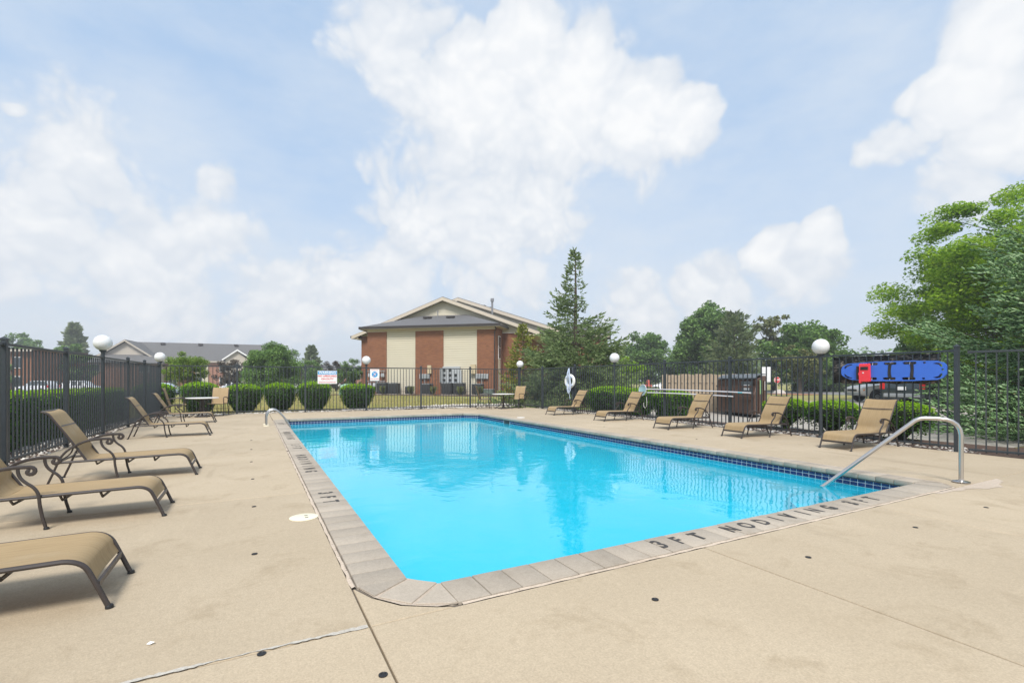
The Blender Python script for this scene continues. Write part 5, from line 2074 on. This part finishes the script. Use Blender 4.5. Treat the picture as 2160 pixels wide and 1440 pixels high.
# board enclosure: each board a part
e0, e1 = Vector((15.39, 14.99)), Vector((16.75, 11.95))
we = thing('board_enclosure', 'weathered wooden board fence left of the dumpster', 'fence', (e0.x, e0.y, -.06))
L_ = (e1 - e0).length
dd = (e1 - e0) / L_
nn_ = Vector((dd.y, -dd.x))
bd_me = [MB().box((0, 0, h / 2), (.150, .02, h)).mesh('fence_board', 'wood', False, .003) for h in (1.50, 1.52, 1.48)]
cnt = int(L_ / .125)
rr = random.Random(8)
for k in range(cnt + 1):
    p = dd * (k * .125)
    off = nn_ * (.012 if k % 2 else -.012)
    obj('fence_board', rr.choice(bd_me), we, (p.x + off.x, p.y + off.y, 0), math.atan2(dd.y, dd.x) + rr.uniform(-.02, .02))
for z in (.35, 1.2):
    MB().box((0, 0, 0), (L_, .048, .08)).build('cross_rail', 'wood', we, False, .003, (dd.x * L_ / 2, dd.y * L_ / 2, z)).rotation_euler = (0, 0, math.atan2(dd.y, dd.x))

# ================================================================== SIGNS AND ODD THINGS BEYOND THE FENCE
ss = thing('stop_sign', 'red octagonal STOP sign on a pale post beyond the driveway', 'sign', (43.06, 27.9, -.06), -A_)
MB().box((0, .04, .68), (.10, .07, 1.36)).build('post', 'paleleg', ss, False, .004)
oc = MB()
oc.v = [(.31 * math.cos(R(22.5 + 45 * k)), y, 1.30 + .31 * math.sin(R(22.5 + 45 * k))) for y in (-.006, 0) for k in range(8)]
oc.f = [tuple(range(8)), tuple(range(15, 7, -1))] + [(k, (k + 1) % 8, 8 + (k + 1) % 8, 8 + k) for k in range(8)]
oc.build('octagon', 'white', ss)
oc2 = MB()
oc2.v = [(.285 * math.cos(R(22.5 + 45 * k)), y, 1.30 + .285 * math.sin(R(22.5 + 45 * k))) for y in (-.010, -.0065) for k in range(8)]
oc2.f = oc.f
oc2.build('red_face', 'stop_red', ss)
text_obj('STOP', .24, 'white', ss, (0, -.013, 1.30), (R(90), 0, 0), bold=.008, sx=.85)
wsn = thing('parking_sign', 'blank white sign on a grey post right of the dumpster', 'sign', (16.88, 11.35, -.06), R(-38))
MB().box((0, .03, .85), (.05, .05, 1.75)).build('post', 'galv', wsn, False, .004)
MB().box((0, -.004, 1.48), (.31, .006, .56)).build('panel', 'white', wsn, False, .003)
ps = thing('utility_pedestal', 'faded red round-topped pedestal between the spruce and the white car', 'pedestal', (21.67, 22.4, -.06))
MB().lathe([(.24, 0), (.24, .95), (.2, 1.0), (.12, 1.0), (.12, 1.18), (.09, 1.27), (.02, 1.3)], 18).build('body', 'fadedred_post', ps, True)
rk = MB()
rk.lathe([(.55, -.1), (.56, .1), (.42, .3), (.2, .42), (.02, .45)], 14)
tag(rk.build('white_boulder', 'rock', None, True, 0, (42.0, 27.0, -.06)), 'white rounded boulder beside the STOP sign post', 'boulder')
gp_ = MB().tube([(0, 0, 0), (0, 0, 1.3)], .03, 8)
rs_ = thing('road_sign', 'small white sign seen through the left fence before the brick block', 'sign', gp(-31.5, 88, 0), -A_)
MB().box((0, 0, 1.2), (.08, .08, 2.4)).build('post', 'galv', rs_)
MB().box((0, -.05, 2.2), (.75, .02, .85)).build('panel', 'white', rs_, False, .01)
ch_ = thing('flue_pipe', 'thin reddish flue pipe at the upper left corner behind the fence post', 'pipe', (-40.5, 112, 5.0))
MB().lathe([(.16, -6), (.16, 4.9), (.30, 5.1), (.30, 5.5), (.1, 5.6)], 12).build('pipe', 'pale_red', ch_, True)


# ================================================================== VEGETATION
def build_leaves(name, v, f, mat, parent):
    return obj(name, np_mesh(name, v, f, mat), parent)


def broadleaf(name, label, loc, h, rx, cz, rz_, mat, seed, nclump=60, nleaf=160, leaf=.16, trunk=.12, flat=.65, group=None, cat='tree', clump=.26, shell=.45, up=.35, lean=0.0):
    rng = np.random.default_rng(seed)
    rt = thing(name, label, cat, loc, 0, group)
    # uneven crown: lobes push the outline in and out
    dirs = rng.normal(size=(nclump, 3))
    dirs /= np.linalg.norm(dirs, axis=1)[:, None]
    lob = rng.normal(size=(7, 3))
    lob /= np.linalg.norm(lob, axis=1)[:, None]
    amp = 1 + .22 * np.max(dirs @ lob.T, axis=1) - .14 + rng.normal(size=nclump) * .06
    rad = rng.uniform(0, 1, nclump) ** shell * amp
    c = dirs * rad[:, None] * np.array([rx, rx, rz_]) + np.array([lean, 0, cz])
    c[:, 2] = np.maximum(c[:, 2], h * .08)
    cs = rng.uniform(.55, 1.2, nclump) * clump * rx
    tr = MB()
    tz = min(cz + rz_ * .45, h * .8)
    bend = rng.normal(size=2) * .05 * h
    tp = [(bend[0] * math.sin(t * 2.2), bend[1] * math.sin(t * 1.7), -.1 + (tz + .1) * t) for t in lin(0, 1, 7)]
    tr.tube(tp, [trunk * (1.25 - .95 * t) if t > .03 else trunk * 1.6 for t in lin(0, 1, 7)], 9)
    order = np.argsort(-cs)[:max(10, nclump // 3)]
    for i in order:
        t0 = max(.18, min(.95, (c[i, 2] / tz) * .62))
        k = min(6, int(t0 * 7))
        a = Vector(tp[k])
        b = Vector(c[i])
        m_ = (a + b) / 2 + Vector((rng.normal() * .06 * rx, rng.normal() * .06 * rx, .08 * rx))
        r0 = trunk * (.42 - .25 * t0)
        tr.tube([tuple(a), tuple(m_), tuple(b)], [r0, r0 * .6, r0 * .18], 5, False)
    tr.build('trunk', 'bark', rt, True)
    ci = rng.integers(0, nclump, nclump * nleaf)
    off = rng.normal(size=(len(ci), 3))
    off /= np.linalg.norm(off, axis=1)[:, None]
    off *= (rng.uniform(0, 1, len(ci)) ** .5)[:, None] * cs[ci][:, None]
    off[:, 2] *= flat
    p = c[ci] + off
    v, f = leaf_faces(rng, p, rng.uniform(.6, 1.3, len(ci)) * leaf, .62, up)
    build_leaves('crown', v, f, mat, rt)
    return rt


def conifer(name, label, loc, h, rb, mat, seed, nb=110, shoot=.2, twig_n=9, droop=-.18, power=.85, zmin=.04, sparse_top=0.0, spindle=False, group=None, step=.1, width=.05, az_range=None, trunk=None):
    rng = np.random.default_rng(seed)
    rt = thing(name, label, 'tree', loc, 0, group)
    trunk = trunk or h * .016
    tr = MB()
    tr.tube([(0, 0, -.1), (0, 0, h * .3), (.02 * h * .2, 0, h * .7), (0, 0, h)], [trunk * 1.3, trunk, trunk * .5, .01], 9)
    S, D, Ln = [], [], []
    ga = 2.399963
    for i in range(nb):
        t = zmin + (1 - zmin) * ((i + rng.uniform(-.3, .3)) / nb) ** 1.0
        t = min(.985, max(zmin, t))
        if sparse_top and t > .42 and rng.uniform() < sparse_top:
            continue
        L = rb * (1 - t) ** power * rng.uniform(.58, 1.2) + .05 * h * .12
        if sparse_top:
            L *= 1.12 if t < .34 else (.82 if t > .5 else 1.0)
        az = i * ga + rng.normal() * .25
        if az_range is not None:
            dlt = (az - az_range[0] + PI) % (2 * PI) - PI
            if abs(dlt) > az_range[1] and L > .6:
                continue
        sl = droop + (.55 - droop) * t ** 1.5 + rng.normal() * .06
        ca, sa = math.cos(az), math.sin(az)
        side = np.array([-sa, ca, 0])
        z0 = t * h
        def pt(s):
            r_ = L * s
            zz = z0 + r_ * sl - .16 * L * math.sin(s * PI * .75) + .16 * L * s * s
            return np.array([ca * r_, sa * r_, max(.06, zz)])
        pts_ = [pt(s) for s in (0, .3, .6, 1.0)]
        rb0 = max(.008, trunk * .28 * (1 - t) + .006)
        tr.tube([tuple(p) for p in pts_], [rb0, rb0 * .7, rb0 * .4, .004], 5, False)
        nt_ = max(4, int(twig_n * (L / rb + .25)))
        for k in range(nt_):
            s = .16 + .84 * (k + rng.uniform(0, .8)) / nt_
            s = min(s, 1.0)
            base = pt(s)
            fwd = pt(min(1.0, s + .05)) - pt(max(0, s - .05))
            fwd /= np.linalg.norm(fwd) + 1e-9
            tl = L * (.44 * (1 - s) + .12) * rng.uniform(.7, 1.15) + .06
            for sg in (-1, 1):
                td = fwd * .68 + side * sg * .74 + np.array([0, 0, rng.normal() * .12 - .08])
                td /= np.linalg.norm(td)
                m_ = max(2, int(tl / step))
                for q in range(m_):
                    w = (q + rng.uniform(0, .7)) / m_
                    pb = base + td * tl * w + np.array([0, 0, -.10 * tl * w * w])
                    sd = td + side * rng.normal() * .75 + fwd * rng.uniform(-.1, .7) + np.array([0, 0, rng.normal() * .42 + .1])
                    S.append(pb)
                    D.append(sd / (np.linalg.norm(sd) + 1e-9))
                    Ln.append(shoot * rng.uniform(.6, 1.25))
    # leader
    for q in range(14):
        S.append(np.array([0, 0, h * (.90 + .10 * q / 14)]))
        a = rng.uniform(0, 2 * PI)
        d = np.array([math.cos(a) * .5, math.sin(a) * .5, .8])
        D.append(d / np.linalg.norm(d))
        Ln.append(shoot * .8)
    tr.build('trunk', 'bark', rt, True)
    S, D, Ln = np.array(S), np.array(D), np.array(Ln)
    n_ = len(S)
    ref = rng.normal(size=(n_, 3)) * .5 + np.array([0, 0, 1])
    b1 = np.cross(D, ref)
    b1 /= np.linalg.norm(b1, axis=1)[:, None] + 1e-9
    b2 = np.cross(D, b1)
    E_ = S + D * Ln[:, None]
    if spindle:
        wd = width * rng.uniform(.8, 1.2, n_)[:, None]
        K = 4
        V = [S]
        for (fr, wr) in ((.25, 1.0), (.75, .8)):
            c = S + D * (Ln * fr)[:, None]
            for k in range(K):
                a = 2 * PI * k / K
                V.append(c + (b1 * math.cos(a) + b2 * math.sin(a)) * wd * wr)
        V.append(E_)
        V = np.stack(V, axis=1)
        nv = V.shape[1]
        fs_ = []
        for k in range(K):
            k2 = (k + 1) % K
            fs_ += [(0, 1 + k2, 1 + k), (1 + k, 1 + k2, 5 + k2), (1 + k, 5 + k2, 5 + k), (5 + k, 5 + k2, 9)]
        F_ = (np.array(fs_)[None] + (np.arange(n_) * nv)[:, None, None]).reshape(-1, 3)
        build_leaves('crown', V.reshape(-1, 3), F_, mat, rt)
    else:
        wd = (Ln * width / .2 if width < .2 else Ln * .3)[:, None]
        mid = S + D * (Ln * .4)[:, None]
        v1 = np.stack([S, mid + b1 * wd, E_, mid - b1 * wd], axis=1)
        v2 = np.stack([S, mid + b2 * wd, E_, mid - b2 * wd], axis=1)
        V = np.concatenate([v1, v2], axis=0).reshape(-1, 3)
        build_leaves('crown', V, np.arange(len(V)).reshape(-1, 4), mat, rt)
    return rt


def bush_mesh(seed, w, h, taper, nleaf, leaf, topness=.2, open_base=0.0):
    """clipped shrub: returns core mesh, leaf mesh, lit new-growth mesh. taper<1 : narrower at the foot"""
    rng = np.random.default_rng(seed)

    def radius(tz):
        # profile: narrow foot, widest near two thirds, rounded shoulder
        base = taper + (1 - taper) * np.sin(np.clip(tz / .72, 0, 1) * PI / 2) ** .9
        sh = np.sqrt(np.clip(1 - np.clip((tz - .74) / .27, 0, 1) ** 2.2, 0, 1))
        return base * (.15 + .85 * sh)
    ph = rng.uniform(0, 6, 6)

    def wob(a, tz):
        return 1 + .05 * np.sin(2 * a + ph[3] - tz * 2) + .04 * np.sin(3 * a + ph[0] + tz * 3) + .035 * np.sin(5 * a + ph[1]) + .03 * np.sin(9 * tz + ph[2] + a * 2)
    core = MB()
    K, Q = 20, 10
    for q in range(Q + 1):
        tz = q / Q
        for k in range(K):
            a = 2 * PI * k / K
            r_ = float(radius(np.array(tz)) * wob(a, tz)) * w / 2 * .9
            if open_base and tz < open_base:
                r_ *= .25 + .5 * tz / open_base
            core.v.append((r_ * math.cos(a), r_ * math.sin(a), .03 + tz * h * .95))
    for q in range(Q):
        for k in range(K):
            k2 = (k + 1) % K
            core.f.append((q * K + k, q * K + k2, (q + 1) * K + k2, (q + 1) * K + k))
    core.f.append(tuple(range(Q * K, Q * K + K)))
    # leaves spread over the skin: sides and top
    n1 = int(nleaf * .72)
    a = rng.uniform(0, 2 * PI, n1)
    tz = rng.uniform(.02, 1.0, n1)
    r_ = radius(tz) * wob(a, tz) * w / 2
    dep = rng.uniform(.88, 1.05, n1) + (rng.uniform(0, 1, n1) < .06) * rng.uniform(0, .12, n1)
    if open_base:
        keep = rng.uniform(0, 1, n1) < np.clip((tz / open_base) ** 1.5, .12, 1)
        a, tz, r_, dep = a[keep], tz[keep], r_[keep], dep[keep]
    p1 = np.stack([np.cos(a) * r_ * dep, np.sin(a) * r_ * dep, .03 + tz * h], axis=1)
    n2 = nleaf - n1
    a = rng.uniform(0, 2 * PI, n2)
    rr_ = np.sqrt(rng.uniform(0, 1, n2))
    R_ = w / 2 * .98
    zt = h * (.75 + .27 * np.sqrt(np.clip(1 - rr_ ** 2.4, 0, 1))) + rng.normal(size=n2) * .016 + (rng.uniform(0, 1, n2) < .08) * rng.uniform(0, .06, n2)
    p2 = np.stack([np.cos(a) * rr_ * R_ * wob(a, 1.0), np.sin(a) * rr_ * R_ * wob(a, 1.0), zt], axis=1)
    P_ = np.concatenate([p1, p2])
    is_top = (P_[:, 2] > h * (1 - topness) + rng.normal(size=len(P_)) * h * .035)  # leaves near the top: new growth, brightened as if lit from above
    nrm = P_ * np.array([1, 1, .3])
    v, f = leaf_faces(rng, P_[~is_top], rng.uniform(.7, 1.3, int((~is_top).sum())) * leaf, .6, .1)
    v2, f2 = leaf_faces(rng, P_[is_top], rng.uniform(.7, 1.3, int(is_top.sum())) * leaf, .6, .5)
    stems = MB()
    for k in range(9 if open_base else 4):
        a_ = rng.uniform(0, 2 * PI)
        r0, r1 = rng.uniform(.02, .12) * w, rng.uniform(.12, .36) * w
        stems.tube([(math.cos(a_) * r0, math.sin(a_) * r0, -.05), (math.cos(a_ + .2) * (r0 + r1) / 2, math.sin(a_ + .2) * (r0 + r1) / 2, h * .3), (math.cos(a_) * r1, math.sin(a_) * r1, h * .75)],
                   [.014, .010, .005], 5, False)
    return core.mesh('core', 'box_core', True), np_mesh('foliage', v, f, 'box_leaf'), np_mesh('lit_new_growth', v2, f2, 'box_lit_new'), stems.mesh('stems', 'twig', True)


def bush(label, loc, rz, scale, meshes, group, name='clipped_bush'):
    rt = thing(name, label, 'bush', loc, rz, group)
    rt.scale = scale
    for nm, me_ in zip(('core', 'foliage', 'lit_new_growth', 'stems'), meshes):
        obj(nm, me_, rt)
    return rt


BV = [bush_mesh(61 + k, 1.3, 1.1 + .05 * math.sin(k * 2.1), .40 + .04 * math.sin(k * 1.7), 5200, .052, .15 + .03 * math.sin(k * 3.3)) for k in range(6)]
BK = [(-3.05, 21.35, 1.0, 'first clipped bush from the left behind the back fence, behind the side-on chair'),
      (-1.68, 21.35, 1.0, 'second clipped bush from the left, behind the left round table'),
      (-.25, 21.35, 1.02, 'third clipped bush from the left behind the back fence'),
      (1.0, 21.3, .94, 'fourth clipped bush from the left behind the back fence'),
      (2.27, 21.25, .96, 'fifth clipped bush from the left, left of the WARNING sign'),
      (3.96, 21.2, 1.05, 'sixth clipped bush, rightmost behind the back fence, left of the lamp')]
for k, (x, y, s, lab) in enumerate(BK):
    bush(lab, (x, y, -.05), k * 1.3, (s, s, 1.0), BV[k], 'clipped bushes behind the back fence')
RV = [bush_mesh(81 + k, 1.35, 1.05, .45, 5200, .055, .2, .45) for k in range(2)]
BVr = [bush_mesh(91, 1.35, 1.0, .7, 5600, .055, .17)]
RK = [(12.35, 14.75, 1.35, .98, BVr[0], 'clipped bush beside the big spruce behind the right fence lamp'),
      (12.25, 13.35, 1.1, .92, BVr[0], 'clipped bush behind the skimmer net at the right fence'),
      (12.25, 11.55, .92, .88, BVr[0], 'clipped bush in front of the board enclosure'),
      (12.1, 7.6, .80, .72, RV[0], 'open-stemmed bush behind the second nearest right lounger'),
      (11.85, 6.35, .86, .72, RV[1], 'open-stemmed bush behind the lamp next to the blue board'),
      (11.75, 4.95, .80, .74, RV[0], 'open-stemmed bush behind the nearest right lounger')]
for k, (x, y, s, sz, me_, lab) in enumerate(RK):
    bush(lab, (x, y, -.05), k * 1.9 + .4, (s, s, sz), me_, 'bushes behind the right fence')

# clipped hedge running outside the left fence
rng = np.random.default_rng(17)
hg = thing('clipped_hedge', 'long clipped green hedge outside the left fence', 'hedge', (-4.25, 4.0, -.05))
HL, HW_, HH = 15.2, .95, 1.02
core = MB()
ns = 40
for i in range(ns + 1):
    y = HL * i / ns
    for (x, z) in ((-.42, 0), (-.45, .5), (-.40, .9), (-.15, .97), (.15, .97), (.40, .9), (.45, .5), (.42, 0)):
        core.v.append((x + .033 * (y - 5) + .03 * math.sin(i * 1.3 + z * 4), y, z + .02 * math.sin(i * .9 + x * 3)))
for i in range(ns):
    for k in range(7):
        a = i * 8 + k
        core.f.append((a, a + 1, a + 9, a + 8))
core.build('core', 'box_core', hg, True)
n_ = 26000
y = rng.uniform(0, HL, n_)
side_ = rng.uniform(0, 1, n_)
x = np.where(side_ < .6, .47 + rng.normal(size=n_) * .025, rng.uniform(-.47, .47, n_))
z = np.where(side_ < .6, rng.uniform(.03, .95, n_), 1.0 + rng.normal(size=n_) * .02 - .9 * np.abs(x) ** 5)
x = x + .033 * (y - 5) + .03 * np.sin(y * 3.4 + z * 4)
P_ = np.stack([x, y, z], axis=1)
new = P_[:, 2] > .93 + rng.normal(size=n_) * .03  # hedge top: new growth with top light painted into its colour
v, f = leaf_faces(rng, P_[~new], rng.uniform(.7, 1.3, int((~new).sum())) * .05, .6, .1)
build_leaves('foliage', v, f, 'box_leaf', hg)
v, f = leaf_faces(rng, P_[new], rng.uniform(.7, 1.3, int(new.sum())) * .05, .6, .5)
build_leaves('lit_new_growth', v, f, 'box_lit_new', hg)

# trees close to the pool
conifer('spruce_tree', 'tall spruce with a sparse pointed top behind the far right corner', (14.45, 20.05, -.06), 7.95, 4.0, 'needle', 5, 230, .20, 14, -.18, 1.05, .015, .48, False, None, .08, .034)
conifer('spruce_tree', 'small yellowing conifer between the tall spruce and the brick building', (13.75, 24.2, -.06), 4.45, 1.65, 'needle_yellow', 6, 90, .20, 9, .0, .8, .03, 0, False, None, .09, .035)
conifer('spruce_tree', 'large blue-green spruce at the right edge behind the corner fence', (17.6, 2.4, -.06), 6.7, 4.75, 'needle_blue', 12, 340, .115, 19, -.04, .60, .008, 0, True, None, .05, .02, (R(180), R(85)), .16)
broadleaf('locust_tree', 'bright lime green tree rising behind the right-hand spruce', (34.0, 7.9, -.06), 11.6, 6.6, 5.6, 5.2, 'leaf_lime', 31, 460, 560, .165, .22, .5, None, 'tree', .175, .40, .8)
broadleaf('broad_tree', 'dark green tree at the left foot of the bright lime tree', (44.5, 17.0, -.06), 6.6, 2.6, 3.6, 2.9, 'leaf_dark', 14, 90, 200, .26, .16, .7)
# a weedy sapling at the foot of the corner fence
broadleaf('leafy_weed', 'light green leafy weed at the foot of the corner fence', (10.98, 2.62, -.03), .42, .24, .2, .17, 'leaf_mid', 77, 16, 16, .085, .008, .7, None, 'weed', .5, .5)

# trees beyond, right
FT = 'trees beyond the driveway'
broadleaf('broad_tree', 'dark rounded tree right of the tall spruce, small in the distance', (54.0, 56.1, -.1), 8.2, 3.5, 4.7, 3.5, 'leaf_mid', 101, 90, 220, .38, .25, .8, FT, 'tree', .32)
broadleaf('broad_tree', 'pale green small tree left of the big dark tree in the distance', (56.5, 50.5, -.1), 6.0, 3.4, 3.3, 2.6, 'leaf_mid', 102, 80, 200, .38, .2, .8, FT, 'tree', .32)
broadleaf('broad_tree', 'dense tall dark green tree, tallest of the row beyond the driveway', (48.6, 40.2, -.1), 10.4, 3.9, 5.4, 4.8, 'leaf_dark', 103, 190, 300, .34, .3, .8, FT, 'tree', .3, .5)
conifer('pine_tree', 'feathery grey-green pine in front of the tall dark tree', (45.0, 33.9, -.1), 8.3, 3.7, 'needle_far', 104, 105, .5, 9, .12, .55, .10, 0, False, FT, .2, .03)
broadleaf('broad_tree', 'thin sparse olive tree left of the lamp in the distance', (56.5, 37.0, -.1), 9.6, 3.1, 5.9, 3.6, 'leaf_olive', 105, 60, 110, .30, .22, .7, FT, 'tree', .2, .55)
broadleaf('broad_tree', 'mid green spreading tree behind the right globe lamp', (53.5, 31.4, -.1), 7.6, 3.9, 4.1, 3.4, 'leaf_mid', 106, 120, 240, .34, .25, .7, FT, 'tree', .28)
broadleaf('broad_tree', 'yellow-green shrub tree peeping over the fence right of the spruce lamp', (24.0, 27.3, -.1), 3.1, 1.5, 1.9, 1.2, 'leaf_lime', 107, 40, 130, .17, .1, .7, FT)
broadleaf('broad_tree', 'low tree behind the STOP sign', (47.0, 28.2, -.1), 4.6, 2.2, 2.9, 1.7, 'leaf_olive', 108, 45, 120, .24, .2, .6, FT)
# low dark hedge along the far lawn
rng = np.random.default_rng(23)
dh = thing('dark_hedge', 'low dark hedge along the far lawn right of the STOP sign', 'hedge', (53.6, 33.0, -.1))
MB().tube([(0, 0, .45), (3, -4.5, .5), (6, -9, .45)], [.55, .6, .55], 8).build('core', 'box_core', dh, True)
t = rng.uniform(0, 1, 5000)
P_ = np.stack([6 * t, -9 * t, .5 + 0 * t], axis=1) + rng.normal(size=(5000, 3)) * np.array([.35, .35, .3])
v, f = leaf_faces(rng, P_, rng.uniform(.7, 1.3, 5000) * .16, .6, .2)
build_leaves('foliage', v, f, 'leaf_dark', dh)

# trees beyond, left
LT = 'trees on the lawn at the back left'
broadleaf('small_tree', 'small round tree with pale tips left of the apartment entrance', (-3.65, 37.8, gz(-3.65, 37.8)), 3.2, 1.42, 1.95, 1.2, 'leaf_small', 111, 80, 260, .085, .075, .7, LT)
broadleaf('broad_tree', 'full dark green round tree behind the third and fourth bushes', (1.5, 49.0, -.1), 4.75, 2.35, 2.5, 2.2, 'leaf_mid', 112, 130, 280, .17, .14, .8, LT, 'tree', .3)
conifer('spruce_tree', 'far spruce standing behind the fifth clipped bush', (9.8, 96.5, -.5), 8.0, 2.9, 'needle_far', 113, 90, .6, 7, .0, .8, .05, 0, False, LT, .35, .06)
broadleaf('broad_tree', 'soft green tree left of the WARNING sign', (5.6, 66, -.45), 4.0, 2.5, 2.3, 1.7, 'leaf_mid', 114, 60, 150, .2, .14, .7, LT)
broadleaf('broad_tree', 'purple-brown tree right of the WARNING sign', (10.0, 68.4, -.4), 4.2, 1.7, 2.4, 1.9, 'leaf_brown', 115, 60, 160, .18, .14, .8, LT)
broadleaf('broad_tree', 'dark green tree against the left corner of the brick building', (8.55, 48.6, -.1), 3.4, 1.25, 1.75, 1.6, 'leaf_dark', 116, 60, 170, .13, .1, .8, LT)
conifer('spruce_tree', 'tall grey-green spruce on the skyline above the left fence', (-35.4, 144, -.6), 14.6, 4.4, 'needle_far', 117, 120, .95, 8, .0, .75, .05, 0, False, LT, .45, .06)
broadleaf('broad_tree', 'brownish tree in front of the apartment entrance', (-1.7, 64.0, -.45), 4.0, 1.9, 2.2, 1.7, 'leaf_brown', 118, 60, 140, .18, .14, .7, LT)
broadleaf('broad_tree', 'dark shrub tree in front of the apartment block, right of the entrance', (.9, 68, -.45), 3.4, 1.9, 1.9, 1.5, 'leaf_dark', 119, 50, 150, .18, .12, .7, LT)
broadleaf('broad_tree', 'distant tree tops just over the left fence rail', (-50, 163, -.6), 13, 5.0, 8.6, 4.2, 'leaf_mid', 120, 90, 120, .6, .3, .7, LT)
broadleaf('broad_tree', 'dark tree against the red-brown block seen through the left fence', (-24.5, 97.5, -.6), 7.4, 2.7, 3.9, 3.4, 'leaf_dark', 121, 60, 150, .3, .2, .8, LT)
broadleaf('broad_tree', 'dark low tree beside the small white sign seen through the left fence', (-31.0, 93.0, -.6), 4.2, 2.3, 2.2, 2.0, 'leaf_dark', 122, 50, 150, .26, .16, .8, LT)

# the far wood that closes the horizon
rng = np.random.default_rng(99)
C_, S_ = [], []
for az in np.arange(-42, 118, .34):
    d = rng.uniform(165, 230)
    a = R(az + rng.normal() * .3)
    hh = rng.uniform(4.5, 9.5) * (1.25 if az > 30 else .8)
    C_.append((math.sin(a) * d, math.cos(a) * d, hh * .5))
    S_.append((rng.uniform(3, 5.5), hh * .55))
C_, S_ = np.array(C_), np.array(S_)
ci = rng.integers(0, len(C_), 90000)
off = rng.normal(size=(len(ci), 3))
off /= np.linalg.norm(off, axis=1)[:, None]
off *= (rng.uniform(0, 1, len(ci)) ** .35)[:, None]
p = C_[ci] + off * np.stack([S_[ci, 0], S_[ci, 0], S_[ci, 1]], axis=1)
p[:, 2] = np.maximum(p[:, 2], -.3)
v, f = leaf_faces(rng, p, rng.uniform(.6, 1.4, len(p)) * 1.1, .7, .4)
fw = obj('distant_woods', np_mesh('distant_woods', v, f, 'leaf_mid'))
tag(stuff(fw), 'distant line of trees closing the horizon', 'woods')

# ================================================================== ROCKS, GRASS
rng = np.random.default_rng(55)
ico = bmesh.new()
bmesh.ops.create_icosphere(ico, subdivisions=1, radius=1)
iv = np.array([v_.co[:] for v_ in ico.verts])
ifc = np.array([[v_.index for v_ in f_.verts] for f_ in ico.faces])
ico.free()


def rocks(name, label, pts_, smin, smax):
    n_ = len(pts_)
    V = np.repeat(iv[None], n_, axis=0) * rng.uniform(.75, 1.25, (n_, len(iv), 1))
    sc_ = rng.uniform(smin, smax, (n_, 1, 1)) * rng.uniform(.6, 1.2, (n_, 1, 3))
    V = V * sc_
    a = rng.uniform(0, 2 * PI, n_)
    c, s = np.cos(a)[:, None], np.sin(a)[:, None]
    x = V[:, :, 0] * c - V[:, :, 1] * s
    y = V[:, :, 0] * s + V[:, :, 1] * c
    V = np.stack([x, y, V[:, :, 2] * .7], axis=2) + np.array(pts_)[:, None, :]
    F_ = (ifc[None] + (np.arange(n_) * len(iv))[:, None, None]).reshape(-1, 3)
    o = obj(name, np_mesh(name, V.reshape(-1, 3), F_, M['pebbles'], True))
    return tag(stuff(o), label, 'rocks')


m, N, b = new_mat('mixed_river_pebbles')
g = N.add('ShaderNodeNewGeometry')
N.put(b.inputs['Base Color'], N.ramp(g.outputs['Random Per Island'], [(0, (.20, .17, .14)), (.35, (.42, .37, .31)), (.7, (.60, .56, .50)), (1, (.74, .71, .66))]))
b.inputs['Roughness'].default_value = .8
M['pebbles'] = m
pts_ = []
for _ in range(3400):
    x = rng.uniform(3.2, 12.2)
    w_ = 2.2 * math.exp(-((x - 9.0) / 3.2) ** 2) + .35
    y = 19.95 - .04 * x + rng.uniform(0, 1) * w_
    pts_.append((x, y, -.03 + rng.uniform(0, .05)))
for _ in range(900):
    x = rng.uniform(-2.7, 4.0)
    pts_.append((x, 20.0 - .04 * x + rng.uniform(0, .45), -.035))
rocks('river_rocks', 'pale river rocks along the foot of the back fence', pts_, .035, .085)
pts_ = []
for _ in range(1500):
    y = rng.uniform(4.5, 19.4)
    pts_.append((-3.0 + .033 * (y - 9.2) + rng.uniform(-.75, .06), y, -.025 if rng.uniform() < .8 else .0))
for _ in range(1500):
    y = rng.uniform(3.4, 19.0)
    pts_.append((10.46 + .03 * (y - 3.6) + rng.uniform(-.0, .9), y, -.03))
rocks('fence_pebbles', 'small pebbles along the foot of the side fences', pts_, .015, .045)

# lawn blades behind the back fence
n_ = 60000
x = rng.uniform(-14, 13, n_)
y = 20.4 + rng.uniform(0, 1, n_) ** 1.4 * 22
keep = ~((x > 3.6) & (y < 22.4))
x, y = x[keep], y[keep]
n_ = len(x)
z = np.array([gz(a, b_) for a, b_ in zip(x, y)])
a = rng.uniform(0, 2 * PI, n_)
hh = rng.uniform(.03, .10, n_)
w_ = rng.uniform(.006, .014, n_)
lx, ly = rng.normal(size=n_) * .03, rng.normal(size=n_) * .03
V = np.stack([np.stack([x - np.cos(a) * w_, y - np.sin(a) * w_, z], 1), np.stack([x + np.cos(a) * w_, y + np.sin(a) * w_, z], 1), np.stack([x + lx, y + ly, z + hh], 1)], axis=1).reshape(-1, 3)
gr = obj('lawn_grass', np_mesh('lawn_grass', V, np.arange(3 * n_).reshape(-1, 3), 'blade_dry'))
tag(stuff(gr), 'short dry yellow-green grass behind the back fence', 'grass')

# ================================================================== HAZE
hz_m = bpy.data.materials.new('summer_haze')
hz_m.use_nodes = True
HN = NT(hz_m.node_tree)
HN.n.remove(HN.n['Principled BSDF'])
pv = HN.add('ShaderNodeVolumePrincipled')
pv.inputs['Color'].default_value = (.93, .95, 1.0, 1)
pv.inputs['Density'].default_value = .0014
pv.inputs['Anisotropy'].default_value = .2
HN.l.new(pv.outputs[0], HN.n['Material Output'].inputs['Volume'])
hb = MB().span((-400, -130, -2.5), (400, 400, 17.5)).build('haze', hz_m)
stuff(hb)
